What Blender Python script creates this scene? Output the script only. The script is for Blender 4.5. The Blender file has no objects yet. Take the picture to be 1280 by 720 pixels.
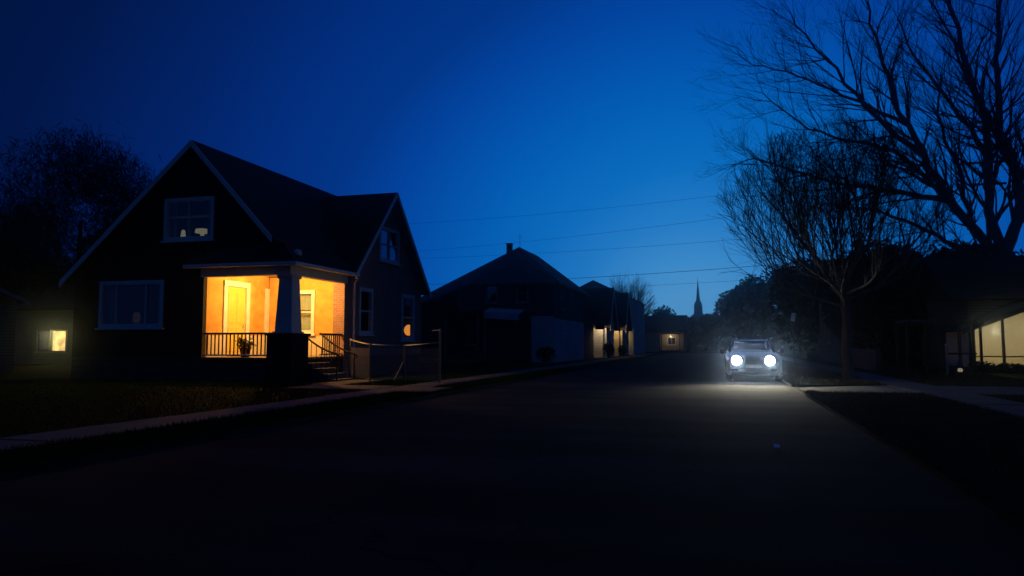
import bpy, math, random
from mathutils import Vector, Matrix
R = random.Random(11)
S = bpy.context.scene
COL = S.collection
rad = math.radians

# ---------------------------------------------------------------- materials
def nodes(name):
    m = bpy.data.materials.new(name); m.use_nodes = True
    nt = m.node_tree
    return m, nt, nt.nodes['Principled BSDF']

def N(nt, kind, **kw):
    n = nt.nodes.new(kind)
    for k, v in kw.items():
        if k in n.inputs: n.inputs[k].default_value = v
        else: setattr(n, k, v)
    return n

def ramp(nt, stops):
    r = nt.nodes.new('ShaderNodeValToRGB')
    while len(r.color_ramp.elements) > 1: r.color_ramp.elements.remove(r.color_ramp.elements[-1])
    r.color_ramp.elements[0].position = stops[0][0]; r.color_ramp.elements[0].color = (*stops[0][1], 1)
    for p, c in stops[1:]:
        e = r.color_ramp.elements.new(p); e.color = (*c, 1)
    return r

def noisy(name, c1, c2, scale=6, rough=.8, bump=.3, bscale=None, metallic=0, stretch=(1, 1, 1), detail=6):
    """two tones mixed by noise, plus bump"""
    m, nt, b = nodes(name)
    tc = N(nt, 'ShaderNodeTexCoord'); mp = N(nt, 'ShaderNodeMapping'); mp.inputs['Scale'].default_value = stretch
    nt.links.new(tc.outputs['Object'], mp.inputs['Vector'])
    n1 = N(nt, 'ShaderNodeTexNoise', Scale=scale, Detail=detail, Roughness=.65)
    nt.links.new(mp.outputs[0], n1.inputs['Vector'])
    r = ramp(nt, [(.35, c1), (.65, c2)])
    nt.links.new(n1.outputs['Fac'], r.inputs['Fac']); nt.links.new(r.outputs['Color'], b.inputs['Base Color'])
    n2 = N(nt, 'ShaderNodeTexNoise', Scale=bscale or scale * 5, Detail=5)
    nt.links.new(mp.outputs[0], n2.inputs['Vector'])
    bp = N(nt, 'ShaderNodeBump', Strength=bump, Distance=.02)
    nt.links.new(n2.outputs['Fac'], bp.inputs['Height']); nt.links.new(bp.outputs[0], b.inputs['Normal'])
    rr = N(nt, 'ShaderNodeMapRange'); rr.inputs['To Min'].default_value = max(.02, rough - .12); rr.inputs['To Max'].default_value = min(1, rough + .12)
    nt.links.new(n1.outputs['Fac'], rr.inputs['Value']); nt.links.new(rr.outputs[0], b.inputs['Roughness'])
    b.inputs['Metallic'].default_value = metallic
    b.inputs['Specular IOR Level'].default_value = .35
    return m

def bricky(name, c1, c2, mortar, scale=1.0, bw=.22, bh=.075, msize=.012, rough=.85, bump=.5, horizontal=False):
    """brick, shingle or board pattern laid on vertical (or sloped) faces"""
    m, nt, b = nodes(name)
    tc = N(nt, 'ShaderNodeTexCoord'); sp = N(nt, 'ShaderNodeSeparateXYZ'); nt.links.new(tc.outputs['Object'], sp.inputs[0])
    ad = N(nt, 'ShaderNodeMath', operation='ADD'); nt.links.new(sp.outputs[0], ad.inputs[0]); nt.links.new(sp.outputs[1], ad.inputs[1])
    cb = N(nt, 'ShaderNodeCombineXYZ'); nt.links.new(ad.outputs[0], cb.inputs[0]); nt.links.new(sp.outputs[2], cb.inputs[1])
    br = N(nt, 'ShaderNodeTexBrick'); br.inputs['Scale'].default_value = scale
    br.inputs['Brick Width'].default_value = bw; br.inputs['Row Height'].default_value = bh; br.inputs['Mortar Size'].default_value = msize
    br.inputs['Color1'].default_value = (*c1, 1); br.inputs['Color2'].default_value = (*c2, 1); br.inputs['Mortar'].default_value = (*mortar, 1)
    nt.links.new(cb.outputs[0], br.inputs['Vector'])
    ns = N(nt, 'ShaderNodeTexNoise', Scale=1.7, Detail=6); nt.links.new(tc.outputs['Object'], ns.inputs['Vector'])
    mr = N(nt, 'ShaderNodeMapRange'); mr.inputs['To Min'].default_value = .65; mr.inputs['To Max'].default_value = 1.25
    nt.links.new(ns.outputs['Fac'], mr.inputs['Value'])
    mx = N(nt, 'ShaderNodeMix', data_type='RGBA', blend_type='MULTIPLY'); mx.inputs[0].default_value = 1
    nt.links.new(br.outputs['Color'], mx.inputs[6]); nt.links.new(mr.outputs[0], mx.inputs[7]); nt.links.new(mx.outputs[2], b.inputs['Base Color'])
    bp = N(nt, 'ShaderNodeBump', Strength=bump, Distance=.015, invert=True)
    nt.links.new(br.outputs['Fac'], bp.inputs['Height']); nt.links.new(bp.outputs[0], b.inputs['Normal'])
    b.inputs['Roughness'].default_value = rough; b.inputs['Specular IOR Level'].default_value = .3
    return m

def glow(name, col, strength, noise=0):
    m, nt, b = nodes(name)
    b.inputs['Base Color'].default_value = (.15, .13, .10, 1)
    b.inputs['Emission Color'].default_value = (*col, 1); b.inputs['Emission Strength'].default_value = strength
    if noise:
        tc = N(nt, 'ShaderNodeTexCoord'); ns = N(nt, 'ShaderNodeTexNoise', Scale=noise, Detail=3)
        nt.links.new(tc.outputs['Object'], ns.inputs['Vector'])
        mr = N(nt, 'ShaderNodeMapRange'); mr.inputs['From Min'].default_value = .3; mr.inputs['From Max'].default_value = .7
        mr.inputs['To Min'].default_value = strength * .35; mr.inputs['To Max'].default_value = strength * 1.3
        nt.links.new(ns.outputs['Fac'], mr.inputs['Value']); nt.links.new(mr.outputs[0], b.inputs['Emission Strength'])
    return m

def glass(name, tint=(.8, .9, .95), refl=.09):
    m = bpy.data.materials.new(name); m.use_nodes = True; nt = m.node_tree; nt.nodes.clear()
    o = N(nt, 'ShaderNodeOutputMaterial'); t = N(nt, 'ShaderNodeBsdfTransparent'); g = N(nt, 'ShaderNodeBsdfGlossy')
    t.inputs[0].default_value = (*tint, 1); g.inputs['Roughness'].default_value = .04; g.inputs[0].default_value = (1, 1, 1, 1)
    lw0 = N(nt, 'ShaderNodeLayerWeight', Blend=.5); lw = N(nt, 'ShaderNodeMath', operation='POWER'); lw.inputs[1].default_value = 4; nt.links.new(lw0.outputs['Facing'], lw.inputs[0])
    ad = N(nt, 'ShaderNodeMath', operation='ADD'); ad.inputs[1].default_value = refl; ad.use_clamp = True
    mx = N(nt, 'ShaderNodeMixShader')
    tc = N(nt, 'ShaderNodeTexCoord'); ns = N(nt, 'ShaderNodeTexNoise', Scale=1.3); bp = N(nt, 'ShaderNodeBump', Strength=.08, Distance=.05)
    nt.links.new(tc.outputs['Object'], ns.inputs['Vector']); nt.links.new(ns.outputs['Fac'], bp.inputs['Height']); nt.links.new(bp.outputs[0], g.inputs['Normal'])
    nt.links.new(lw.outputs[0], ad.inputs[0]); nt.links.new(ad.outputs[0], mx.inputs[0])
    nt.links.new(t.outputs[0], mx.inputs[1]); nt.links.new(g.outputs[0], mx.inputs[2]); nt.links.new(mx.outputs[0], o.inputs[0])
    return m

def asphalt_mat():
    m, nt, b = nodes('asphalt')
    tc = N(nt, 'ShaderNodeTexCoord')
    mp = N(nt, 'ShaderNodeMapping'); mp.inputs['Scale'].default_value = (.10, .8, 1)
    nt.links.new(tc.outputs['Object'], mp.inputs['Vector'])
    big = N(nt, 'ShaderNodeTexNoise', Scale=.5, Detail=5); nt.links.new(tc.outputs['Object'], big.inputs['Vector'])
    streak = N(nt, 'ShaderNodeTexNoise', Scale=1.2, Detail=5); nt.links.new(mp.outputs[0], streak.inputs['Vector'])
    fine = N(nt, 'ShaderNodeTexNoise', Scale=140, Detail=3); nt.links.new(tc.outputs['Object'], fine.inputs['Vector'])
    vor = N(nt, 'ShaderNodeTexVoronoi', feature='DISTANCE_TO_EDGE', Scale=.28)
    wp = N(nt, 'ShaderNodeVectorMath', operation='ADD'); nt.links.new(tc.outputs['Object'], wp.inputs[0])
    wn = N(nt, 'ShaderNodeTexNoise', Scale=1.1, Detail=6); nt.links.new(tc.outputs['Object'], wn.inputs['Vector'])
    nt.links.new(wn.outputs['Color'], wp.inputs[1]); nt.links.new(wp.outputs[0], vor.inputs['Vector'])
    crack = ramp(nt, [(0, (.35, .35, .35)), (.006, (1, 1, 1))]); nt.links.new(vor.outputs['Distance'], crack.inputs['Fac'])
    r1 = ramp(nt, [(.3, (.016, .016, .0165)), (.5, (.022, .022, .023)), (.72, (.036, .035, .034))]); nt.links.new(big.outputs['Fac'], r1.inputs['Fac'])
    r2 = ramp(nt, [(.38, (.55, .55, .55)), (.62, (1.35, 1.35, 1.35))]); nt.links.new(streak.outputs['Fac'], r2.inputs['Fac'])
    r3 = ramp(nt, [(.35, (.6, .6, .6)), (.7, (1.5, 1.5, 1.5))]); nt.links.new(fine.outputs['Fac'], r3.inputs['Fac'])
    cur = r1.outputs['Color']
    for r in (r2, r3, crack):
        mx = N(nt, 'ShaderNodeMix', data_type='RGBA', blend_type='MULTIPLY'); mx.inputs[0].default_value = 1
        nt.links.new(cur, mx.inputs[6]); nt.links.new(r.outputs['Color'], mx.inputs[7]); cur = mx.outputs[2]
    nt.links.new(cur, b.inputs['Base Color'])
    bp = N(nt, 'ShaderNodeBump', Strength=.5, Distance=.01); nt.links.new(fine.outputs['Fac'], bp.inputs['Height']); nt.links.new(bp.outputs[0], b.inputs['Normal'])
    b.inputs['Roughness'].default_value = .95; b.inputs['Specular IOR Level'].default_value = .06
    return m

M = dict(
    asphalt=asphalt_mat(),
    soil=noisy('soil', (.02, .022, .012), (.04, .036, .02), .8, .95, .6, 30),
    turf=noisy('turf', (.006, .018, .003), (.016, .030, .005), 1.6, .95, .8, 60),
    blade=noisy('grass_blades', (.006, .028, .002), (.013, .040, .004), 1.2, .8, 0),
    dryblade=noisy('dry_grass_blades', (.045, .045, .02), (.11, .095, .05), .7, .85, 0),
    concrete=noisy('concrete', (.06, .06, .06), (.10, .099, .097), 2.2, .88, .35, 50),
    kerb=noisy('kerb_concrete', (.014, .014, .012), (.036, .034, .028), .9, .9, .5, 40),
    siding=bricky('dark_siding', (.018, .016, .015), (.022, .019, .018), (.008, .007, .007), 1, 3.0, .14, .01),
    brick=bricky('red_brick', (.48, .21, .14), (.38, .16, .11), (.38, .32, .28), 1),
    stone=bricky('rubble_stone', (.075, .07, .066), (.045, .043, .042), (.03, .03, .03), 1, .42, .2, .02),
    darkbrick=bricky('dark_brick', (.035, .022, .02), (.024, .017, .016), (.02, .018, .017), 1),
    shingle=bricky('asphalt_shingles', (.034, .034, .037), (.024, .024, .027), (.010, .010, .011), 1, .3, .12, .008, .9, .6),
    slate=bricky('blue_grey_slates', (.12, .125, .14), (.09, .095, .105), (.05, .05, .055), 1, .3, .14, .008, .9, .5),
    trim=noisy('weathered_white_paint', (.62, .62, .60), (.76, .75, .72), 3, .55, .12),
    dulltrim=noisy('dull_grey_paint', (.16, .16, .155), (.26, .25, .24), 3, .6, .12),
    colpaint=noisy('column_paint', (.5, .5, .5), (.62, .62, .61), 3, .5, .1),
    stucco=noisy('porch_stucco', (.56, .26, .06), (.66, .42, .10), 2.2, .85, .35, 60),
    cream=noisy('cream_paint', (.66, .56, .40), (.74, .65, .48), 2, .6, .1),
    doorpaint=noisy('yellow_door_paint', (.70, .50, .10), (.78, .58, .14), 1.5, .45, .1),
    darkwood=noisy('dark_stained_wood', (.05, .025, .014), (.085, .042, .022), 5, .6, .3, stretch=(1, 1, .2)),
    greywood=noisy('grey_weathered_wood', (.10, .09, .08), (.17, .15, .13), 6, .8, .4, stretch=(1, 1, .2)),
    plank=noisy('porch_boards', (.14, .10, .07), (.2, .15, .1), 6, .6, .3),
    steel=noisy('galvanised_steel', (.30, .29, .27), (.42, .40, .37), 14, .55, .1, metallic=.4),
    black=noisy('black_iron', (.012, .012, .012), (.02, .02, .02), 9, .5, .2),
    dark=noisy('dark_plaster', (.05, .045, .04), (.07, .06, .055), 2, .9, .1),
    curtain=noisy('linen_curtain', (.30, .27, .22), (.4, .36, .3), 3, .9, .2, stretch=(8, 8, .4)),
    palesiding=bricky('pale_clapboard', (.58, .60, .62), (.62, .64, .66), (.3, .31, .33), 1, 4, .13, .012),
    greysiding=bricky('grey_clapboard', (.12, .125, .13), (.135, .14, .145), (.05, .05, .055), 1, 4, .13, .012),
    cremesiding=bricky('cream_clapboard', (.50, .44, .30), (.54, .47, .33), (.25, .21, .15), 1, 4, .13, .012),
    darksiding2=bricky('charcoal_clapboard', (.075, .08, .088), (.085, .09, .10), (.012, .012, .014), 1, 4, .13, .012),
    bark=noisy('tree_bark', (.07, .055, .042), (.15, .125, .10), 5, .95, .9, 22, stretch=(1, 1, .25)),
    twig=noisy('twigs', (.03, .024, .02), (.055, .043, .035), 8, .9, .2),
    needles=noisy('evergreen_leaves', (.014, .026, .012), (.035, .05, .022), .7, .8, 0),
    shrub=noisy('shrub_leaves', (.02, .035, .014), (.05, .065, .028), 1.5, .8, 0),
    carpaint=noisy('silver_car_paint', (.05, .053, .058), (.065, .068, .074), 40, .32, .02, metallic=.6),
    rubber=noisy('tyre_rubber', (.015, .015, .015), (.025, .025, .025), 20, .9, .3),
    plastic=noisy('black_plastic', (.015, .015, .016), (.022, .022, .023), 20, .5, .1),
    chrome=noisy('chrome', (.6, .6, .6), (.7, .7, .7), 20, .15, .02, metallic=1),
    paper=noisy('white_paper', (.85, .85, .83), (.9, .9, .88), 20, .7, .2),
    tin=noisy('pale_roof_metal', (.6, .58, .55), (.7, .68, .65), 8, .4, .1),
    glass=glass('window_glass'), darkglass=glass('dim_window_glass', (.35, .4, .45), .2), carglass=glass('car_glass', (.45, .5, .55), .18),
    headlamp=glow('headlamp_glow', (.86, .93, 1.0), 210),
    porchbulb=glow('porch_bulb', (1, .62, .22), 30),
    bulb=glow('warm_bulb', (1, .66, .28), 14),
    lampshade=glow('warm_lampshade', (1, .27, .035), 1.6),
    dimshade=glow('dim_lampshade', (1, .55, .26), .014),
    paleshade=glow('pale_lampshade', (1, .76, .44), .2),
    litroom=glow('lit_room_window', (1, .66, .20), 1.1, 2.2),
    gardenlight=glow('garden_light', (1, .85, .6), .22),
)

for k_ in ('blade', 'turf', 'needles', 'soil', 'kerb'): M[k_].node_tree.nodes['Principled BSDF'].inputs['Specular IOR Level'].default_value = .03

# ---------------------------------------------------------------- mesh helpers
ORG = {}
class MB:
    def __init__(s): s.v = []; s.f = []
    def add(s, vs, fs):
        o = len(s.v); s.v += [tuple(v) for v in vs]; s.f += [tuple(i + o for i in f) for f in fs]; return s
    def hexa(s, p):      # 8 corners: bottom 0-3 ccw, top 4-7
        return s.add(p, [(3, 2, 1, 0), (4, 5, 6, 7), (0, 1, 5, 4), (1, 2, 6, 5), (2, 3, 7, 6), (3, 0, 4, 7)])
    def box(s, x0, x1, y0, y1, z0, z1):
        return s.hexa([(x0, y0, z0), (x1, y0, z0), (x1, y1, z0), (x0, y1, z0), (x0, y0, z1), (x1, y0, z1), (x1, y1, z1), (x0, y1, z1)])
    def frust(s, cx, cy, z0, z1, a, b, a2=None, b2=None):   # tapered square post, half sizes at the bottom and the top
        a2 = a if a2 is None else a2; b2 = b if b2 is None else b2
        return s.hexa([(cx - a, cy - a2, z0), (cx + a, cy - a2, z0), (cx + a, cy + a2, z0), (cx - a, cy + a2, z0),
                       (cx - b, cy - b2, z1), (cx + b, cy - b2, z1), (cx + b, cy + b2, z1), (cx - b, cy + b2, z1)])
    def prism(s, poly, d):      # polygon (list of Vector) pushed along d
        n = len(poly); d = Vector(d); p = [Vector(q) for q in poly]
        return s.add(p + [q + d for q in p], [tuple(range(n - 1, -1, -1)), tuple(range(n, 2 * n))] + [(i, (i + 1) % n, n + (i + 1) % n, n + i) for i in range(n)])
    def tube(s, pts, rs, n=6, cap=True):
        pts = [Vector(p) for p in pts]
        if not hasattr(rs, '__len__'): rs = [rs] * len(pts)
        o = len(s.v); ref = None
        for i, p in enumerate(pts):
            d = (pts[min(i + 1, len(pts) - 1)] - pts[max(i - 1, 0)])
            if d.length < 1e-9: d = Vector((0, 0, 1))
            d.normalize()
            if ref is None: ref = Vector((1, 0, 0)) if abs(d.x) < .8 else Vector((0, 1, 0))
            a = d.cross(ref); a.normalize(); b = d.cross(a); ref = b.cross(d) if False else ref
            for k in range(n):
                t = 2 * math.pi * k / n
                s.v.append(tuple(p + (a * math.cos(t) + b * math.sin(t)) * rs[i]))
        for i in range(len(pts) - 1):
            for k in range(n):
                a0 = o + i * n + k; a1 = o + i * n + (k + 1) % n
                s.f.append((a0, a1, a1 + n, a0 + n))
        if cap:
            s.f.append(tuple(o + k for k in range(n - 1, -1, -1))); e = o + (len(pts) - 1) * n
            s.f.append(tuple(e + k for k in range(n)))
        return s
    def lathe(s, c, prof, n=16, axis='Z'):   # prof: (radius, height) from bottom up
        o = len(s.v); c = Vector(c)
        for r, h in prof:
            for k in range(n):
                t = 2 * math.pi * k / n; a, b = r * math.cos(t), r * math.sin(t)
                s.v.append(tuple(c + (Vector((a, b, h)) if axis == 'Z' else Vector((h, a, b)) if axis == 'X' else Vector((a, h, b)))))
        for i in range(len(prof) - 1):
            for k in range(n):
                a0 = o + i * n + k; a1 = o + i * n + (k + 1) % n
                s.f.append((a0, a1, a1 + n, a0 + n))
        s.f.append(tuple(o + k for k in range(n - 1, -1, -1))); e = o + (len(prof) - 1) * n
        s.f.append(tuple(e + k for k in range(n)))
        return s
    def build(s, name, mat, parent=None, loc=None, smooth=False, bevel=0):
        org = Vector(ORG[parent.name]) if parent else Vector(loc or (0, 0, 0))
        me = bpy.data.meshes.new(name)
        me.from_pydata([tuple(Vector(v) - org) for v in s.v], [], s.f); me.update()
        o = bpy.data.objects.new(name, me); COL.objects.link(o); me.materials.append(mat)
        if parent: o.parent = parent
        else: o.location = org
        ORG[o.name] = tuple(org)
        if smooth: me.polygons.foreach_set('use_smooth', [True] * len(me.polygons))
        if bevel:
            b = o.modifiers.new('bevel', 'BEVEL'); b.width = bevel; b.segments = 2; b.limit_method = 'ANGLE'
        return o

def tag(o, label=None, cat=None, group=None, kind=None):
    for k, v in (('label', label), ('category', cat), ('group', group), ('kind', kind)):
        if v: o[k] = v
    return o
def thing(name, label, cat, loc, group=None):
    o = bpy.data.objects.new(name, None); COL.objects.link(o); o.location = loc; o.empty_display_size = .3
    ORG[o.name] = tuple(loc)
    return tag(o, label, cat, group)
def struct(o): return tag(o, kind='structure')
def lamp(name, kind, loc, power, col, root=None, size=.08):
    l = bpy.data.lights.new(name, kind); l.energy = power; l.color = col; l.shadow_soft_size = size
    o = bpy.data.objects.new(name, l); COL.objects.link(o)
    if root: o.parent = root; o.location = Vector(loc) - Vector(ORG[root.name])
    else: o.location = loc
    return o

class Fr:     # a wall frame: u runs along the wall, v is up, w points outward
    def __init__(s, o, u, w): s.o = Vector(o); s.u = Vector(u); s.w = Vector(w)
    def p(s, u, v, w=0): return s.o + s.u * u + Vector((0, 0, v)) + s.w * w
    def box(s, mb, u0, u1, v0, v1, w0, w1):
        q = [s.p(u0, v0, w0), s.p(u1, v0, w0), s.p(u1, v0, w1), s.p(u0, v0, w1), s.p(u0, v1, w0), s.p(u1, v1, w0), s.p(u1, v1, w1), s.p(u0, v1, w1)]
        mb.hexa(q)

def clip(poly, planes):
    for a, b, c in planes:
        out = []
        for i in range(len(poly)):
            p, q = poly[i], poly[(i + 1) % len(poly)]
            dp, dq = a * p[0] + b * p[1] - c, a * q[0] + b * q[1] - c
            if dp <= 1e-9: out.append(p)
            if (dp < -1e-9 and dq > 1e-9) or (dp > 1e-9 and dq < -1e-9):
                t = dp / (dp - dq); out.append((p[0] + t * (q[0] - p[0]), p[1] + t * (q[1] - p[1])))
        poly = out
        if len(poly) < 3: return []
    return poly

def wall(mb, fr, u0, u1, v0, v1, holes=(), planes=(), th=.16):
    us = sorted({u0, u1, *[h[0] for h in holes], *[h[1] for h in holes]}); vs = sorted({v0, v1, *[h[2] for h in holes], *[h[3] for h in holes]})
    us = [u for u in us if u0 <= u <= u1]; vs = [v for v in vs if v0 <= v <= v1]
    for a, b in zip(us, us[1:]):
        for c, d in zip(vs, vs[1:]):
            mu, mv = (a + b) / 2, (c + d) / 2
            if any(h[0] < mu < h[1] and h[2] < mv < h[3] for h in holes): continue
            poly = clip([(a, c), (b, c), (b, d), (a, d)], planes)
            if len(poly) < 3: continue
            n = len(poly)
            mb.add([fr.p(*q) for q in poly], [tuple(range(n))])
            mb.add([fr.p(q[0], q[1], -th) for q in poly], [tuple(range(n - 1, -1, -1))])
    for h in holes:
        a, b, c, d = max(h[0], u0), min(h[1], u1), max(h[2], v0), min(h[3], v1)
        for p, q in (((a, c), (b, c)), ((b, c), (b, d)), ((b, d), (a, d)), ((a, d), (a, c))):
            mb.add([fr.p(*p), fr.p(*q), fr.p(q[0], q[1], -th), fr.p(p[0], p[1], -th)], [(0, 1, 2, 3)])
    return mb

def window(root, fr, u0, u1, v0, v1, fw=.1, vb=(), hb=(), w0=-.08, w1=.04, mat='trim', pane='glass', sill=True, bar=.05):
    """frame + sash bars as one mesh, the panes as its child"""
    m = MB()
    fr.box(m, u0, u0 + fw, v0, v1, w0, w1); fr.box(m, u1 - fw, u1, v0, v1, w0, w1)
    fr.box(m, u0 + fw, u1 - fw, v1 - fw, v1, w0, w1); fr.box(m, u0 + fw, u1 - fw, v0, v0 + fw, w0, w1)
    for t in vb: fr.box(m, u0 + (u1 - u0) * t - bar / 2, u0 + (u1 - u0) * t + bar / 2, v0 + fw, v1 - fw, w0 + .01, w1 - .01)
    for t in hb: fr.box(m, u0 + fw, u1 - fw, v0 + (v1 - v0) * t - bar / 2, v0 + (v1 - v0) * t + bar / 2, w0 + .015, w1 - .006)
    w = m.build('window', M[mat], root)
    g = MB(); c = (w0 + w1) / 2; fr.box(g, u0 + fw - .01, u1 - fw + .01, v0 + fw - .01, v1 - fw + .01, c - .006, c + .006)
    g.build('pane', M[pane], w)
    if sill:
        s = MB(); fr.box(s, u0 - .06, u1 + .06, v0 - .06, v0 - .002, -.02, w1 + .06); s.build('sill', M[mat], w)
    return w

def slab(mb, a, b, c, d, th=.12):      # a sloped quad given thickness downward
    p = [Vector(q) for q in (a, b, c, d)]; n = (p[1] - p[0]).cross(p[3] - p[0]); n.normalize()
    if n.z < 0: n = -n
    return mb.hexa([q - n * th for q in p] + p)

# ---------------------------------------------------------------- ground
ZR = -.10
struct(MB().add([(-400, -60, -.20), (400, -60, -.20), (400, 500, -.20), (-400, 500, -.20)], [(0, 1, 2, 3)]).build('ground', M['soil']))
KL, KR, SL0, SL1, SR0, SR1 = -6.55, 1.95, -8.42, -7.42, 4.5, 5.6
END = 103.0
rd = MB()
rd.add([(KL, -40, ZR), (KR, -40, ZR), (KR, END, ZR), (KL, END, ZR)], [(0, 1, 2, 3)])
rd.add([(-90, END, ZR), (90, END, ZR), (90, END + 8, ZR), (-90, END + 8, ZR)], [(0, 1, 2, 3)])
struct(rd.build('road', M['asphalt']))
AP0, AP1 = 19.2, 22.8      # the driveway apron on the right
kb = MB()
yy = -20.0
while yy < END - 1:
    kb.box(KL - .12, KL, yy, yy + 2.985, -.19, -.03 + R.uniform(-.012, .012))
    if not (AP0 - 3 < yy < AP1): kb.box(KR, KR + .12, yy, yy + 2.985, -.19, -.03 + R.uniform(-.012, .012))
    yy += 3
kb.box(KR, KR + .12, 16.0, AP0 - .01, -.19, -.025); kb.box(KR, KR + .12, AP1 + .01, 25.0, -.19, -.03)
kb.box(KR + .001, KR + .159, AP0, AP1, -.19, -.07)
struct(kb.build('kerb', M['kerb'], bevel=.02))
pv = MB()
for x0, x1, ya in ((SL0, SL1, -20.0), (SR0, SR1, -20.0)):
    y = ya
    while y < END - 2:
        dz = R.uniform(-.005, .006); pv.box(x0 + R.uniform(-.006, .006), x1, y, y + 1.49, -.19, .012 + dz); y += 1.5
struct(pv.build('pavement', M['concrete']))
ld = MB()
ld.box(-60, SL0 - .005, -20, END - 2, -.195, -.004); ld.box(SL1 + .005, KL - .165, -20, END - 2, -.195, -.008)
ld.box(SR1 + .005, 60, -20, END - 2, -.195, -.004); ld.box(KR + .165, SR0 - .005, -20, AP0 - .01, -.195, -.008); ld.box(KR + .165, SR0 - .005, AP1 + .01, END - 2, -.195, -.008)
ld.box(-90, 90, END + 8.2, 260, -.195, -.004)
struct(ld.build('lawn', M['turf']))
# walkway from the porch steps to the street, and the driveway apron
struct(MB().box(-10.9, SL0 - .012, 17.0, 18.6, -.15, .02).box(-11.3, -10.2, 18.61, 21.6, -.15, .016).box(SL1 + .012, KL - .17, 16.4, 18.4, -.15, .010).build('path', M['concrete']))
ap = MB(); ap.hexa([(KR + .16, AP0, -.19), (SR0 - .01, AP0, -.19), (SR0 - .01, AP1, -.19), (KR + .16, AP1, -.19), (KR + .16, AP0, -.075), (SR0 - .01, AP0, .004), (SR0 - .01, AP1, .004), (KR + .16, AP1, -.075)])
ap.hexa([(SR1 + .01, AP0, -.19), (9.0, AP0, -.19), (9.0, AP1, -.19), (SR1 + .01, AP1, -.19), (SR1 + .01, AP0, .006), (9.0, AP0, .012), (9.0, AP1, .012), (SR1 + .01, AP1, .006)])
struct(ap.build('driveway', M['concrete']))
def grass(regions, seed, mat='blade'):
    r = random.Random(seed); m = MB()
    for x0, x1, y0, y1, n, h in regions:
        for i in range(n):
            x, y = r.uniform(x0, x1), r.uniform(y0, y1); a = r.uniform(0, 6.283); hh = h * r.uniform(.4, 1.3); w = .006 + .004 * r.random()
            dx, dy = math.cos(a) * w, math.sin(a) * w; lx, ly = r.uniform(-.6, .6) * hh, r.uniform(-.6, .6) * hh
            m.add([(x - dx, y - dy, -.02), (x + dx, y + dy, -.02), (x + lx, y + ly, hh)], [(0, 1, 2)])
    return tag(m.build('grass', M[mat]), kind='stuff')
grass([(-23.5, SL0, 6, 16.9, 50000, .04), (-21.5, -11.2, 16.9, 19.3, 18000, .045), (SL1, KL - .02, 4, 16.3, 13000, .07), (KL - .15, KL + .02, 4, 34, 4000, .06), (SL1, KL - .02, 18.5, 34, 8000, .07), (-10.1, SL0, 18.7, 30, 7000, .07)], 3)
grass([(KR + .02, SR0, 4, AP0, 30000, .06), (KR - .04, KR + .2, 4, AP0, 5000, .07), (KR - .03, KR + .2, AP1, 40, 3500, .07), (KR + .05, SR0, AP1, 40, 14000, .08), (SR1, 9.5, 8, AP0, 12000, .07), (SR1, 9.5, AP1, 34, 12000, .07)], 4, 'dryblade')

# ---------------------------------------------------------------- corner house
HX, HY = -12.5, 19.7          # street (east) face and front (south) face
XR, ZP = -15.88, 7.56         # ridge of the front gable
SLF, SRT = .881, 1.061
H = thing('corner_house', 'dark brick gabled house with the glowing amber corner porch', 'house', (-16.5, 25, 0))
FS = Fr((0, HY, 0), (1, 0, 0), (0, -1, 0))           # u = x
FE = Fr((HX, 0, 0), (0, 1, 0), (1, 0, 0))            # u = y
FA = Fr((-15.6, 0, 0), (0, 1, 0), (1, 0, 0))         # porch wall with the door
FB = Fr((0, 23.2, 0), (1, 0, 0), (0, -1, 0))         # porch wall with the window
XW = -20.65
gplanes = [(-SLF, 1, ZP - .1 + SLF * -XR), (SRT, 1, ZP - .1 + SRT * XR)]
m = MB()
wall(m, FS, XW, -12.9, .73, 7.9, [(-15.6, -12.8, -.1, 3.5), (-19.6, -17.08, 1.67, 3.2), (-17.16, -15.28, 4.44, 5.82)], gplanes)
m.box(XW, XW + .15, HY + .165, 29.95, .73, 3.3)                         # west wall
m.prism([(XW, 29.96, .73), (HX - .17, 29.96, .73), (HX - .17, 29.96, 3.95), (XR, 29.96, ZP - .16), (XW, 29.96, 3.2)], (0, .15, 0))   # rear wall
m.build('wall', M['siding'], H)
m = MB()
eplanes = [(-1.055, 1, 7.0 - 1.055 * 26.4), (1.055, 1, 7.0 + 1.055 * 26.4)]
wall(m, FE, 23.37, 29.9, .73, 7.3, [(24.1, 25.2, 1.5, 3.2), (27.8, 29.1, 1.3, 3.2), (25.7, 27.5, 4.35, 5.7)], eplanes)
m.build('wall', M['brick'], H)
m = MB(); m.box(XW + .001, -15.62, HY + .003, 29.95, -.15, .729); m.box(-15.61, HX - .003, 23.21, 29.88, -.15, .728); m.box(-15.61, HX + .06, HY - .05, 23.2, -.15, .66)
m.build('foundation', M['stone'], H)
# porch inner walls
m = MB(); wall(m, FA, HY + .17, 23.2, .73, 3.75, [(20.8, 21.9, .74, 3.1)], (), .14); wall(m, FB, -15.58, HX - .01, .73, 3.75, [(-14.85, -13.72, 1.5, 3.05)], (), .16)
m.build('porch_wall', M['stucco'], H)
for f_, u0, u1, v1 in ((FA, HY + .2, 20.63, 1.42), (FA, 22.06, 22.94, 1.42), (FB, -15.5, HX - .05, 1.42)):
    m = MB(); f_.box(m, u0, u1, .74, v1, .002, .022); m.build('wainscot', M['cream'], H)
MB().box(-15.58, HX + .1, HY - .12, 23.19, .665, .735).build('porch_floor', M['plank'], H)
MB().box(-15.59, HX, HY + .005, 23.19, 3.56, 3.62).build('porch_ceiling', M['stucco'], H)
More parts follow.
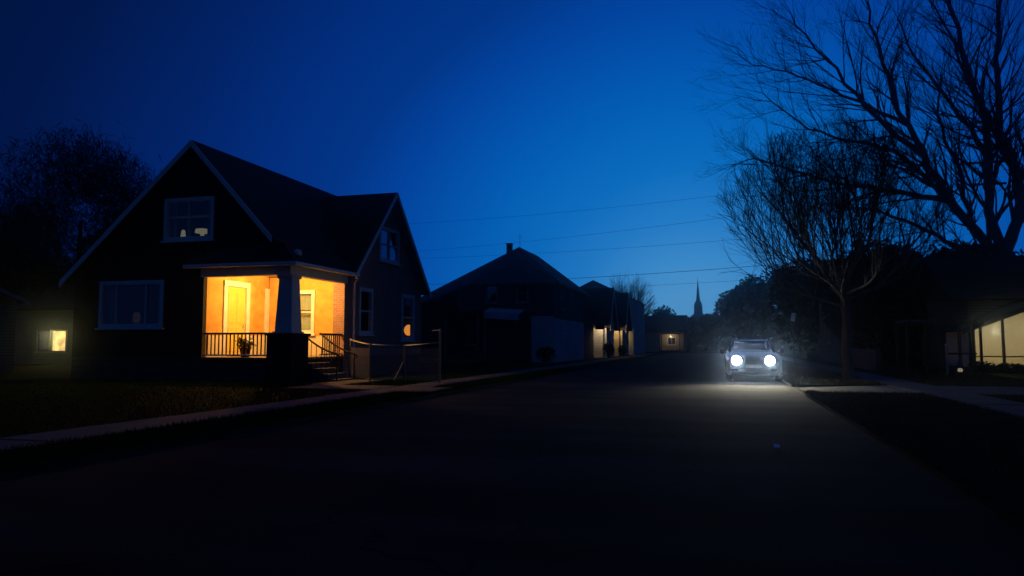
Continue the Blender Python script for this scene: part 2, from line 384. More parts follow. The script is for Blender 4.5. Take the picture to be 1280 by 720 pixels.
# door in its white casing
d = MB(); FA.box(d, 20.66, 20.84, .74, 3.24, -.05, .05); FA.box(d, 21.86, 22.04, .74, 3.24, -.05, .05); FA.box(d, 20.66, 22.04, 3.06, 3.24, -.049, .055)
d.build('door_casing', M['trim'], H)
d = MB(); FA.box(d, 20.845, 21.855, .745, 3.055, -.06, -.015)
for v0, v1 in ((.9, 1.7), (1.85, 2.85)):
    for u0, u1 in ((20.95, 21.3), (21.4, 21.75)): FA.box(d, u0, u1, v0, v1, -.015, -.004)
dr = d.build('door', M['doorpaint'], H, bevel=.006)
MB().lathe((-15.6, 21.76, 1.78), [(.012, -.01), (.012, .03), (.032, .04), (.032, .07), (.01, .08)], 12, 'X').build('handle', M['chrome'], dr, smooth=True)
d = MB(); FA.box(d, 22.96, 23.17, .74, 3.12, .003, .06); d.build('corner_board', M['trim'], H)
window(H, FB, -14.85, -13.72, 1.5, 3.05, .13, (), (.5,), -.08, .05, 'trim', 'glass')
m = MB(); FB.box(m, -14.7, -13.86, 2.35, 2.9, -.2, -.19); FB.box(m, -14.7, -13.86, 1.63, 2.24, -.24, -.23); m.build('window_blind', M['cream'], H)
# beam, column, pier, far post
m = MB(); m.box(-15.62, HX + .08, HY - .14, HY + .12, 3.24, 3.58); m.box(HX - .2, HX + .079, HY + .121, 23.15, 3.241, 3.579)
m.build('porch_beam', M['trim'], H, bevel=.01)
MB().frust(-12.62, 19.82, 1.53, 3.235, .29, .215).frust(-12.62, 19.82, 1.47, 1.529, .34, .34).frust(-12.62, 19.82, 3.13, 3.236, .26, .27).build('porch_column', M['colpaint'], H, bevel=.012)
MB().box(-13.06, -12.18, 19.36, 20.26, -.15, 1.40).box(-13.11, -12.13, 19.31, 20.31, 1.401, 1.47).build('column_pier', M['darkbrick'], H, bevel=.01)
MB().box(-12.86, -12.43, 22.93, 23.36, -.1, 3.24).build('corner_pilaster', M['brick'], H, bevel=.008)
m = MB().tube([(-12.36, 23.5, .1), (-12.36, 23.5, 3.3), (-12.2, 23.45, 3.45)], .045, 8); m.build('downspout', M['trim'], H)
# railing: front and street side
def railing(p, q, z0=.78, z1=1.44, name='railing'):
    p, q = Vector(p), Vector(q); L = (q - p).length; d = (q - p) / L; s = Vector((-d.y, d.x, 0)); m = MB()
    def bar(a, b, za, zb, w):
        A, B = p + d * a, p + d * b
        m.hexa([(A - s * w).to_3d() + Vector((0, 0, za)), (B - s * w) + Vector((0, 0, za)), (B + s * w) + Vector((0, 0, za)), (A + s * w) + Vector((0, 0, za)),
                (A - s * w) + Vector((0, 0, zb)), (B - s * w) + Vector((0, 0, zb)), (B + s * w) + Vector((0, 0, zb)), (A + s * w) + Vector((0, 0, zb))])
    bar(0, L, z1, z1 + .06, .05); 
    n = max(2, int(L / .135))
    for i in range(1, n): bar(L * i / n - .016, L * i / n + .016, z0 + .05, z1, .016)
    r = m.build(name, M['darkwood'], H)
    m = MB(); bar(0, L, z0, z0 + .05, .04); m.build('bottom_rail', M['cream'], r)
    return r
railing((-15.55, HY + .02, 0), (-13.07, HY + .02, 0))
railing((HX - .02, 21.55, 0), (HX - .02, 22.92, 0))
# steps down to the street side, with sloping handrails
st = MB()
for i in range(4): st.box(HX + .12 + i * .28, HX + .12 + (i + 1) * .28, 20.32, 21.5, -.12, .73 - .165 * (i + 1))
st.build('porch_steps', M['concrete'], H, bevel=.012)
for yv in (20.36, 21.48):
    hr = MB(); hp = []
    for i in range(15):
        t = i / 14; hp.append((HX + 1.24 * t, yv, 1.50 - .66 * t - .10 * math.sin(t * math.pi)))
    hp += [(HX + 1.30, yv, .80), (HX + 1.33, yv, .74), (HX + 1.29, yv, .70)]
    hr.tube(hp, .028, 8); hr.tube([(HX + 1.24, yv, -.1), (HX + 1.24, yv, .84)], .024, 8)
    for i in range(2, 14, 2): hr.tube([(hp[i][0], yv, .73 - .165 * min(4, (hp[i][0] - HX) / .28)), hp[i]], .011, 6)
    hr.build('handrail', M['darkwood'] if yv < 21 else M['black'], H)
# roofs
rf = MB(); YF, YB = HY - .42, 30.3
xe, ze = -20.82, ZP - SLF * (20.82 + XR)
slab(rf, (xe, YF, ze), (XR, YF, ZP), (XR, YB, ZP), (xe, YB, ze))
xq = -12.75; zq = ZP - SRT * (xq - XR)
slab(rf, (XR + .001, YF, ZP - .002), (xq, YF, zq), (xq, YB, zq), (XR + .001, YB, ZP - .002))
rf.build('roof', M['shingle'], H)
rf = MB(); ZC = 7.09; yc = 26.4; SC = 1.055
slab(rf, (-15.9, yc, ZC), (-12.1, yc, ZC), (-12.1, 23.1, ZC - SC * (yc - 23.1)), (-15.9, 23.1, ZC - SC * (yc - 23.1)))
slab(rf, (-15.9, yc + .001, ZC - .001), (-12.1, yc + .001, ZC - .001), (-12.1, 29.95, ZC - SC * (29.95 - yc)), (-15.9, 29.95, ZC - SC * (29.95 - yc)))
rf.build('cross_roof', M['shingle'], H)
rf = MB(); ex, ey, ez = HX + .42, HY - .46, 3.62
slab(rf, (-15.95, ey, ez), (ex, ey, ez), (xq - .05, HY - .0, zq + .02), (-15.95, HY - .0, 4.06), .07)
slab(rf, (ex, ey + .001, ez), (ex, 23.3, ez), (xq - .05, 23.3, zq + .021), (xq - .05, HY, zq + .021), .07)
rf.build('porch_roof', M['shingle'], H)
g = MB(); g.box(-15.98, ex + .07, ey - .07, ey + .04, ez - .13, ez - .02); g.box(ex - .04, ex + .068, ey + .041, 23.25, ez - .131, ez - .021); g.build('gutter', M['trim'], H, bevel=.015)
MB().box(-15.94, ex - .06, ey + .05, HY - .16, 3.50, 3.53).box(HX + .09, ex - .06, HY - .159, 23.45, 3.501, 3.531).build('soffit', M['dulltrim'], H)
def barge(fr_pts, d, mat, w=.2):
    a, b = Vector(fr_pts[0]), Vector(fr_pts[1]); m = MB(); dn = Vector((0, 0, -w))
    m.prism([a, b, b + dn, a + dn], d); return m.build('bargeboard', M[mat], H)
o_ = -.01
barge(((xe, YF - .05, ze + o_), (XR, YF - .05, ZP + o_)), (0, .045, 0), 'trim')
barge(((XR, YF - .051, ZP + o_), (xq - .15, YF - .051, ZP - SRT * (xq - .15 - XR) + o_)), (0, .045, 0), 'trim')
barge(((-12.05, yc, ZC), (-12.05, 23.05, ZC - SC * (yc - 23.05))), (-.045, 0, 0), 'trim', .17)
barge(((-12.051, yc, ZC), (-12.051, 30.0, ZC - SC * (30.0 - yc))), (-.045, 0, 0), 'trim', .17)
MB().lathe((-12.42, 19.9, 3.72), [(.05, 0), (.05, .12), (.13, .14), (.15, .2), (.11, .29), (.03, .33)], 14).build('roof_vent', M['tin'], H, smooth=True)
MB().box(-18.35, -17.75, 28.1, 28.8, 4.4, 6.2).build('chimney', M['darkbrick'], H)
# floor slab between the storeys, so the rooms stay dark
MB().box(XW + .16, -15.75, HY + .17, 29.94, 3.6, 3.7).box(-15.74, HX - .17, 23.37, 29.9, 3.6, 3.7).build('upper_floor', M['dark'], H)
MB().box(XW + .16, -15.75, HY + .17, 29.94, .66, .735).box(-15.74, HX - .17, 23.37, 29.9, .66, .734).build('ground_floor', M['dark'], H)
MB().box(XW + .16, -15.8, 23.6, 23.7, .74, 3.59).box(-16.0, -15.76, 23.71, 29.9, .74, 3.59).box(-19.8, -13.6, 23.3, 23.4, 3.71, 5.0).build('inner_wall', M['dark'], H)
window(H, FS, -19.6, -17.08, 1.67, 3.2, .13, (.27, .73), (), -.1, .04, 'trim', 'glass')
window(H, FS, -17.16, -15.28, 4.44, 5.82, .12, (.5,), (.55,), -.1, .04, 'trim', 'glass')
window(H, FE, 24.1, 25.2, 1.5, 3.2, .13, (), (.5,), -.1, .04, 'trim', 'glass')
window(H, FE, 27.8, 29.1, 1.3, 3.2, .14, (), (.5,), -.1, .04, 'trim', 'glass')
window(H, FE, 25.7, 27.5, 4.35, 5.7, .12, (.5,), (.5,), -.1, .04, 'trim', 'glass')
# curtains
def drape(fr, u0, u1, v0, v1, w, mat='curtain', parent=H):
    m = MB(); n = 24; v = []
    for i in range(n + 1):
        t = i / n; dw = .035 * math.sin(t * 19 + u0); u = u0 + (u1 - u0) * t
        v += [fr.p(u, v0, w + dw), fr.p(u, v1, w + dw), fr.p(u, v0, w + dw - .012), fr.p(u, v1, w + dw - .012)]
    f = []
    for i in range(n):
        a = i * 4; b = a + 4
        f += [(a, b, b + 1, a + 1), (b + 2, a + 2, a + 3, b + 3)]
    m.add(v, f); return m.build('curtain', M[mat], parent, smooth=True)
drape(FS, -19.5, -19.15, 1.75, 3.1, -.3); drape(FS, -17.55, -17.25, 1.75, 3.1, -.3)
drape(FS, -17.1, -16.95, 4.6, 5.75, -.28); drape(FS, -15.75, -15.45, 4.6, 5.75, -.28)
drape(FE, 24.2, 24.5, 1.6, 3.1, -.28); drape(FE, 26.9, 27.4, 4.45, 5.6, -.28); drape(FE, 25.8, 26.2, 4.45, 5.6, -.28)
drape(FE, 27.95, 28.4, 2.2, 3.05, -.28)

# lamps in and on the house
def table_lamp(x, y, z, label, mat, base, shade):
    t = thing('table_lamp', label, 'lamp', (x, y, z))
    MB().lathe((x, y, z), base, 14).build('base', M['darkwood'], t, smooth=True)
    MB().lathe((x, y, z), shade, 20).build('lamp_shade', M[mat], t, smooth=True)
    return t
def side_table(x, y, z0, h, label):
    t = thing('side_table', label, 'table', (x, y, z0))
    MB().box(x - .24, x + .24, y - .24, y + .24, z0 + h - .04, z0 + h).build('table_top', M['darkwood'], t, bevel=.006)
    for a in (-.2, .2):
        for b in (-.2, .2): MB().box(x + a - .02, x + a + .02, y + b - .02, y + b + .02, z0, z0 + h - .041).build('leg', M['darkwood'], t)
side_table(-18.66, 20.3, .735, 1.0, 'dark side table behind the ground floor front window'); table_lamp(-18.66, 20.3, 1.736, 'small dim lamp standing in the ground floor front window', 'dimshade', [(.09, 0), (.1, .04), (.07, .1)], [(.06, .1), (.11, .16), (.12, .3), (.09, .44), (.03, .47)])
side_table(-16.93, 20.3, 3.70, .62, 'dark side table in the gable room under the narrow lamp'); table_lamp(-16.93, 20.3, 4.322, 'narrow pale lamp, left of the two in the gable window', 'paleshade', [(.09, 0), (.09, .03), (.05, .05), (.04, .16)], [(.07, .16), (.095, .24), (.075, .4), (.055, .55), (.03, .57)])
side_table(-16.19, 20.3, 3.70, .62, 'dark side table in the gable room under the wide lamp'); table_lamp(-16.19, 20.3, 4.322, 'T shaped pale lamp, right of the two in the gable window', 'paleshade', [(.11, 0), (.11, .03), (.05, .06)], [(.055, .06), (.06, .36), (.07, .42), (.23, .44), (.21, .56), (.1, .58)])
side_table(-13.0, 29.62, .734, .58, 'dark side table behind the street side window'); table_lamp(-13.0, 29.72, 1.316, 'orange glowing lamp low in the street side window', 'lampshade', [(.11, 0), (.11, .04), (.05, .08), (.05, .2)], [(.06, .2), (.16, .28), (.2, .4), (.18, .54), (.1, .64), (.04, .66)])

pl = thing('porch_light', 'amber flush light on the porch ceiling', 'lamp', (-13.78, 21.3, 3.56))
MB().lathe((-13.78, 21.3, 3.5), [(.14, 0), (.15, .03), (.15, .055)], 20).build('base_plate', M['black'], pl, smooth=True)
MB().lathe((-13.78, 21.3, 3.36), [(.03, 0), (.09, .03), (.12, .08), (.12, .138)], 20).build('globe', M['porchbulb'], pl, smooth=True)
lamp('bulb_light', 'POINT', (-13.78, 21.3, 3.3), 470, (1, .53, .13), pl, .1)

def potted(x, y, z, label, seed, h=.55):
    r = random.Random(seed); t = thing('potted_plant', label, 'plant', (x, y, z))
    MB().lathe((x, y, z), [(.12, 0), (.17, .26), (.19, .26), (.19, .3), (.15, .3), (.14, .27)], 18).build('pot', M['darkbrick'], t, smooth=True)
    m = MB(); lf = MB()
    for i in range(30):
        a = r.uniform(0, 6.28); e = r.uniform(.5, 1.3); L = h * r.uniform(.6, 1.1); p = Vector((x, y, z + .27)); d = Vector((math.cos(a) * math.cos(e), math.sin(a) * math.cos(e), math.sin(e)))
        q = p + d * L * .6; e2 = q + (d + Vector((0, 0, -.5))) * L * .4; m.tube([p, q, e2], [.006, .005, .003], 4, False)
        for k in range(9):
            c = p.lerp(e2, r.uniform(.35, 1)); s = Vector((r.gauss(0, 1), r.gauss(0, 1), r.gauss(0, 1))).normalized() * .05; s2 = s.orthogonal().normalized() * .02
            lf.add([c, c + s + s2, c + s * 2, c + s - s2], [(0, 1, 2, 3)])
    m.build('stem', M['twig'], t); lf.build('leaves', M['shrub'], t)
potted(-14.35, 20.15, .735, 'leafy pot plant behind the front porch railing', 5, .45)


# ---------------------------------------------------------------- chain link yard fence
F = thing('yard_fence', 'low wire mesh fence between the porch corner and the walkway', 'fence', (-9.9, 20.6, 0))
fp = [(-12.15, 22.9), (-10.35, 20.75), (-9.3, 21.0), (-8.0, 20.6)]
fz = [1.30, 1.13, 1.10, 1.20]
for (x, y), h, r_ in zip(fp, (1.32, 1.15, 1.12, 1.58), (.024, .026, .03, .034)):
    p = MB().lathe((x, y, -.15), [(r_, 0), (r_, h + .12), (r_ * 1.3, h + .13), (r_ * .8, h + .17)], 10).build('fence_post', M['steel'], F, smooth=True)
for i in range(3):
    a, b = Vector((*fp[i], fz[i])), Vector((*fp[i + 1], fz[i + 1])); mid = (a + b) / 2 + Vector((0, 0, -.015))
    MB().tube([a, mid, b], .021, 8).build('top_rail', M['steel'], F, smooth=True)
    m = MB(); L = (b - a).length; n = int(L / .075)
    def at(t, z): q = a.lerp(b, t); return Vector((q.x, q.y, z))
    sp = .95 / L
    for k in range(-int(n * sp) - 2, n + 1):
        for sgn in (1, -1):
            t0 = k / n; t1 = t0 + sp; za, zb = (.06, 1.03) if sgn > 0 else (1.03, .06)
            s0, s1 = max(0, t0), min(1, t1)
            if s1 - s0 < .02: continue
            fa = lambda s: za + (zb - za) * (s - t0) / sp
            m.tube([at(s0, fa(s0)), at(s1, fa(s1))], .0036, 3, False)
    m.build('wire_mesh', M['steel'], F)
MB().tube([(-8.0, 20.6, 1.55), (-8.28, 20.68, 1.55)], .022, 8).build('post_arm', M['steel'], F)
MB().tube([(-9.66, 21.02, .05), (-9.4, 21.0, .5), (-9.32, 21.0, .62)], .022, 8).build('brace', M['steel'], F)

# ---------------------------------------------------------------- other houses
def gable_house(name, label, x0, x1, y0, y1, ze, zp, axis, wm, rm='shingle', tm='dulltrim', ov=.35, ridge=None, loc=None, cat='house', base=0):
    """walls with gables, roof and bargeboards; axis = direction of the ridge"""
    t = thing(name, label, cat, ((x0 + x1) / 2, (y0 + y1) / 2, 0)); bw = .34 if tm == 'trim' else .14
    m = MB(); m.box(x0, x1, y0, y1, -.15, ze)
    if axis == 'X':
        c = ridge if ridge is not None else (y0 + y1) / 2
        m.prism([(x0, y0, ze), (x0, y1, ze), (x0, c, zp - .06)], (x1 - x0, 0, 0)); m.build('wall', M[wm], t)
        r = MB()
        for ye, sg in ((y0, -1), (y1, 1)):
            s = (zp - ze) / abs(ye - c); yo = ye + sg * ov
            slab(r, (x0 - ov, c + sg * .001, zp + .03), (x1 + ov, c + sg * .001, zp + .03), (x1 + ov, yo, ze - s * ov + .03), (x0 - ov, yo, ze - s * ov + .03), .1)
        r.build('roof', M[rm], t)
        for xg, d in ((x0 - ov - .03, 1), (x1 + ov + .03, -1)):
            b = MB()
            for ye, sg in ((y0, -1), (y1, 1)):
                s = (zp - ze) / abs(ye - c); yo = ye + sg * ov
                b.prism([(xg, c, zp + .02), (xg, yo, ze - s * ov + .02), (xg, yo, ze - s * ov - bw), (xg, c, zp - bw - .02)], (d * .028, 0, 0))
            b.build('bargeboard', M[tm], t)
    else:
        c = ridge if ridge is not None else (x0 + x1) / 2
        m.prism([(x0, y0, ze), (x1, y0, ze), (c, y0, zp - .06)], (0, y1 - y0, 0)); m.build('wall', M[wm], t)
        r = MB()
        for xe_, sg in ((x0, -1), (x1, 1)):
            s = (zp - ze) / abs(xe_ - c); xo = xe_ + sg * ov
            slab(r, (c + sg * .001, y0 - ov, zp + .03), (c + sg * .001, y1 + ov, zp + .03), (xo, y1 + ov, ze - s * ov + .03), (xo, y0 - ov, ze - s * ov + .03), .1)
        r.build('roof', M[rm], t)
        b = MB()
        for xe_, sg in ((x0, -1), (x1, 1)):
            s = (zp - ze) / abs(xe_ - c); xo = xe_ + sg * ov; yg = y0 - ov - .03
            b.prism([(c, yg, zp + .02), (xo, yg, ze - s * ov + .02), (xo, yg, ze - s * ov - .14), (c, yg, zp - .16)], (0, .028, 0))
        b.build('bargeboard', M[tm], t)
    return t
def porch(t, x0, x1, y0, y1, zt, posts, wm='dulltrim', drop=.18, side='E'):
    r = MB(); slab(r, (x0, y0, zt + (drop if side == 'E' else 0)), (x1, y0, zt), (x1, y1, zt), (x0, y1, zt + (drop if side == 'E' else 0)), .12); r.build('porch_roof', M['shingle'], t)
    for x, y in posts: MB().frust(x, y, .2, zt - .14, .07, .06).build('porch_post', M[wm], t)
    MB().box(x0, x1, y0, y1, -.1, .2).build('porch_floor', M['plank'], t)
def bulb(t, x, y, z, power, col=(1, .6, .25), r=.09, mat='bulb'):
    b = MB().lathe((x, y, z - r), [(r * .3, 0), (r * .85, r * .4), (r, r), (r * .85, r * 1.6), (r * .3, 2 * r)], 12).build('porch_lamp', M[mat], t, smooth=True)
    lamp('lamp_light', 'POINT', (x + .0, y, z - r - .08), power, col, t, .08)

# second house along the left pavement: big hip-fronted roof, low wing with a porch
t = thing('hip_roof_house', 'dark two storey house with a broad hipped roof and chimney', 'house', (-13, 50, 0))
m = MB(); m.box(-16.3, -9.95, 45, 55.5, -.15, 5.1); m.box(-21.6, -16.31, 46.5, 55, -.15, 3.1); m.box(-12.5, -9.951, 55.51, 60.2, -.15, 2.7); m.build('wall', M['darksiding2'], t)
m = MB(); m.box(-9.945, -9.90, 45.02, 55.4, -.1, 2.75); m.box(-11.35, -9.9, 44.93, 44.995, -.1, 2.9); m.build('pale_siding', M['palesiding'], t)
r = MB()
A, B = Vector((-12.75, 47.2, 7.6)), Vector((-12.75, 52.5, 7.6))
def face(*p): 
    n = len(p); q = [Vector(k) for k in p]; r.add(q, [tuple(range(n))])
E1, E2, E3, E4 = (-15.5, 44.6, 5.02), (-9.5, 44.6, 5.02), (-9.5, 56.0, 4.9), (-22.3, 56.0, 2.9)
W1 = (-22.3, 46.0, 2.9)
face(E1, E2, A); face(E2, E3, B, A); face(E3, E4, B); face(W1, E1, A); face(W1, A, B, E4); face(E1, W1, (-22.3, 46.0, 2.78), (-15.5, 44.6, 4.88)); face(E2, E1, (-15.5, 44.6, 4.88), (-9.5, 44.6, 4.88)); face(E3, E2, (-9.5, 44.6, 4.88), (-9.5, 56.0, 4.76))
face((-22.3, 46, 2.78), (-22.3, 56, 2.78), (-9.5, 56, 4.76), (-9.5, 44.6, 4.88), (-15.5, 44.6, 4.88))
r.build('roof', M['slate'], t)
r = MB(); slab(r, (-12.6, 55.45, 3.5), (-9.7, 55.45, 2.75), (-9.7, 60.5, 2.75), (-12.6, 60.5, 3.5), .1); r.build('wing_roof', M['shingle'], t)
c = MB().box(-13.6, -13.28, 47.1, 47.5, 6.4, 7.8).box(-13.64, -13.24, 47.06, 47.54, 7.801, 7.86).build('chimney', M['darkbrick'], t)
MB().tube([(-12.8, 47.6, 7.4), (-12.8, 47.6, 8.55)], .012, 6).tube([(-13.1, 47.6, 8.35), (-12.5, 47.6, 8.35)], .008, 5).build('aerial', M['steel'], t)
F2 = Fr((0, 45, 0), (1, 0, 0), (0, -1, 0)); F2E = Fr((-9.9, 0, 0), (0, 1, 0), (1, 0, 0))
for u0, u1 in ((-14.35, -13.55), (-12.35, -11.55)): window(t, F2, u0, u1, 3.75, 4.95, .09, (), (.5,), -.03, .05, 'dulltrim', 'darkglass')
for u in (47, 50.5): window(t, F2E, u, u + .9, 3.4, 4.7, .09, (), (.5,), -.08, .05, 'dulltrim', 'darkglass')
porch(t, -18.6, -14.05, 42.7, 44.95, 3.15, [(-18.4, 42.9), (-16.3, 42.9), (-14.2, 42.9)], 'greywood', 0, 'S')
aw = MB(); slab(aw, (-14.0, 43.5, 3.18), (-11.75, 43.5, 3.02), (-11.75, 44.9, 3.3), (-14.0, 44.9, 3.46), .06); aw.prism([(-14.0, 43.45, 3.18), (-11.75, 43.45, 3.02), (-11.75, 43.45, 2.6), (-14.0, 43.45, 2.72)], (0, .03, 0)); aw.build('awning', M['palesiding'], t)
MB().tube([(-13.95, 43.5, .0), (-13.95, 43.5, 2.72)], .05, 6).build('awning_post', M['dulltrim'], t)
FW2 = Fr((0, 45, 0), (1, 0, 0), (0, -1, 0))
for u in (-15.7, -17.0 + .9): pass
window(t, FW2, -15.6, -14.9, 1.1, 2.5, .08, (), (.5,), -.03, .05, 'dulltrim', 'darkglass')

# two gable-fronted houses with lit porches, further down the left side
t = gable_house('gable_front_house', 'small pale gabled house next to the hip roofed house, porch lit', -17, -9.15, 62.0, 66.5, 3.0, 6.0, 'X', 'palesiding', tm='trim')
bulb(t, -9.55, 61.2, 2.58, 46, (1, .68, .34), r=.05)
MB().box(-9.93, -9.15, 60.9, 61.99, 2.66, 2.74).box(-9.93, -9.15, 60.86, 60.898, 2.36, 2.74).build('door_hood', M['shingle'], t); MB().frust(-9.23, 61.0, -.1, 2.655, .06, .05).build('porch_post', M['trim'], t)
fE = Fr((-9.15, 0, 0), (0, 1, 0), (1, 0, 0)); window(t, fE, 63.7, 64.9, 3.4, 4.7, .09, (), (.5,), -.03, .05, 'trim', 'darkglass'); window(t, fE, 62.8, 63.7, .9, 2.2, .09, (), (.5,), -.03, .05, 'trim', 'darkglass')
t = gable_house('gable_front_house', 'cream gabled house with the second lit porch down the street', -17, -8.75, 69.2, 74.2, 2.9, 6.1, 'X', 'cremesiding', tm='trim')
bulb(t, -9.05, 68.4, 2.58, 50, (1, .68, .3), r=.05)
MB().box(-9.6, -8.75, 68.1, 69.19, 2.66, 2.74).box(-9.6, -8.75, 68.06, 68.098, 2.36, 2.74).build('door_hood', M['shingle'], t); MB().frust(-8.85, 68.2, -.1, 2.655, .06, .05).build('porch_post', M['darkwood'], t)
fE = Fr((-8.75, 0, 0), (0, 1, 0), (1, 0, 0))
window(t, fE, 71.0, 72.3, 3.4, 4.7, .09, (), (.5,), -.03, .05, 'trim', 'darkglass'); window(t, fE, 69.9, 71.0, .9, 2.2, .09, (), (.5,), -.03, .05, 'trim', 'darkglass')
t = gable_house('tall_house', 'tall blue-grey clapboard house beyond the lit porches', -17, -8.7, 78, 90, 5.9, 7.9, 'Y', 'palesiding')
f5 = Fr((0, 78, 0), (1, 0, 0), (0, -1, 0)); window(t, f5, -10.6, -9.7, 3.8, 5.2, .09, (), (.5,), -.03, .05, 'dulltrim', 'darkglass')
MB().box(-10.6, -9.3, 77.2, 77.98, 2.35, 2.45).build('door_hood', M['shingle'], t); bulb(t, -9.9, 77.5, 2.1, 22, (1, .62, .14), .13)
t = gable_house('bungalow', 'low bungalow with a lit front wall at the end of the street', -12.5, -5.2, 114, 122, 3.2, 5.6, 'X', 'cremesiding')
porch(t, -8.6, -5.6, 112.4, 113.95, 2.75, [(-8.4, 112.6), (-5.8, 112.6)], 'greywood', 0, 'S'); bulb(t, -7.1, 113.2, 2.3, 20, (1, .72, .46), .05)
MB().box(-8.75, -8.61, 112.3, 113.99, -.1, 2.7).build('porch_side_wall', M['greysiding'], t)
fb = Fr((0, 114, 0), (1, 0, 0), (0, -1, 0)); window(t, fb, -7.6, -6.4, 1.0, 2.2, .09, (.5,), (), -.03, .05, 'trim', 'darkglass')

# the sheds and the lit house seen past the left corner
t = gable_house('garden_shed', 'low dark outbuilding at the left edge beside the corner house', -40, -29.3, 21, 25, 3.1, 3.8, 'X', 'darksiding2')
fsd = Fr((0, 21, 0), (1, 0, 0), (0, -1, 0)); window(t, fsd, -31.4, -30.3, 1.2, 2.3, .09, (.5,), (), -.03, .05, 'dulltrim', 'darkglass')
t = gable_house('back_yard_house', 'dark house behind the left yard with one bright yellow window', -48, -33.2, 34, 42, 3.3, 5.0, 'X', 'greysiding')
fbk = Fr((0, 34, 0), (1, 0, 0), (0, -1, 0)); window(t, fbk, -37.1, -36.0, .68, 1.98, .08, (), (), -.03, .05, 'dulltrim', 'litroom'); window(t, fbk, -38.2, -37.2, .68, 1.98, .08, (), (), -.03, .05, 'dulltrim', 'darkglass')
wl = lamp('window_light', 'SPOT', (-36.5, 33.6, 1.6), 130, (1, .74, .22), t, .2); wl.rotation_euler = Vector((9.6, -7.6, -2.6)).to_track_quat('-Z', 'Y').to_euler(); wl.data.spot_size = rad(50); wl.data.spot_blend = .6

# right side: the lit porch house
RX0, RX1, RY = 9.75, 15.2, 34.0
t = thing('porch_house', 'low gabled house on the right with a bright glazed front room', 'house', (14, 38, 0))
zr0, sl = 1.80, .395; xp = (RX0 + RX1) / 2 
fr = Fr((0, RY, 0), (1, 0, 0), (0, -1, 0)); zp_ = zr0 + sl * (xp - RX0)
pls = [(-sl, 1, zr0 - sl * RX0), (sl, 1, zr0 + sl * RX1)]
m = MB(); m.box(RX0, RX1, RY - .03, RY + .14, -.15, .22)
wall(m, fr, RX0, RX1, .22, 3.2, [(RX0 + .05, RX1 - .05, .22, 3.2)], pls, .1)
m.box(RX0, RX0 + .1, RY + .1, RY + 3.4, -.15, .22); m.box(RX1 - .1, RX1, RY + .1, RY + 3.4, -.15, zr0)
m.build('sun_room_base', M['darksiding2'], t)
posts = [RX0 + .04, RX0 + .42, 10.97, 11.95, 12.9, 13.8, RX1 - .06]
for x in posts:
    h = min(zr0 + sl * (x - RX0), zr0 + sl * (RX1 - x)) - .02
    MB().box(x - .045, x + .045, RY - .02, RY + .08, .22, h).build('mullion', M['darkwood'], t)
MB().box(RX0 + .03, RX1 - .06, RY, RY + .06, .62, .67).build('transom', M['greywood'], t)
g = MB()
for a, b in zip(posts, posts[1:]):
    ha, hb = [min(zr0 + sl * (x - RX0), zr0 + sl * (RX1 - x)) - .03 for x in (a + .045, b - .045)]
    g.prism([(a + .045, RY + .05, .22), (b - .045, RY + .05, .22), (b - .045, RY + .05, hb), (a + .045, RY + .05, ha)], (0, .008, 0))
g.build('pane', M['glass'], t)
m = MB(); wall(m, Fr((0, RY + 3.2, 0), (1, 0, 0), (0, -1, 0)), RX0 + .1, RX1 - .1, .2, 3.0, [], [(a_, b_, c_ - .06) for a_, b_, c_ in pls], .15); m.box(RX0 + .11, RX1 - .11, RY + .15, RY + 3.19, .1, .2); m.box(RX0 + .0, RX0 + .1, RY + .15, RY + 3.19, .23, zr0)
m.build('room_wall', M['cream'], t)
rm = MB(); rm.box(13.4, 14.3, RY + 3.1, RY + 3.19, .21, 2.0); rm.build('inner_door', M['darkwood'], t)
r = MB(); ov = .35
slab(r, (xp, RY - .4, zp_ + .08), (RX0 - ov, RY - .4, zr0 - sl * ov + .08), (RX0 - ov, RY + 4, zr0 - sl * ov + .08), (xp, RY + 4, zp_ + .08), .1)
slab(r, (xp + .001, RY - .4, zp_ + .079), (RX1 + ov, RY - .4, zr0 - sl * ov + .08), (RX1 + ov, RY + 4, zr0 - sl * ov + .08), (xp + .001, RY + 4, zp_ + .079), .1)
r.build('sun_room_roof', M['shingle'], t)
b = MB(); b.prism([(xp, RY - .43, zp_ + .07), (RX0 - ov, RY - .43, zr0 - sl * ov + .07), (RX0 - ov, RY - .43, zr0 - sl * ov - .12), (xp, RY - .43, zp_ - .12)], (0, .028, 0)); b.build('bargeboard', M['darkwood'], t)
m = MB(); m.box(RX0 + .6, 21, RY + 3.4, 44, -.15, 3.2); m.build('wall', M['darksiding2'], t)
r = MB(); slab(r, (RX0 + .1, RY + 2.8, 3.15), (21.5, RY + 2.8, 3.15), (21.5, 40.6, 5.4), (RX0 + .1, 40.6, 5.4), .12); slab(r, (RX0 + .1, 40.601, 5.4), (21.5, 40.601, 5.4), (21.5, 44.6, 3.1), (RX0 + .1, 44.6, 3.1), .12)
r.prism([(RX0 + .6, RY + 3.4, 3.2), (RX0 + .6, 44, 3.2), (RX0 + .6, 40.6, 5.25)], (.1, 0, 0)); r.build('roof', M['shingle'], t)
cl = MB().lathe((13.1, RY + 1.5, 2.15), [(.05, 0), (.14, .08), (.16, .16), (.1, .2)], 14).build('ceiling_lamp', M['bulb'], t, smooth=True)
lamp('room_light', 'POINT', (11.1, RY + 1.3, 1.7), 70, (1, .71, .36), t, .12); lamp('room_light', 'POINT', (13.6, RY + 1.6, 1.7), 50, (1, .71, .36), t, .12)

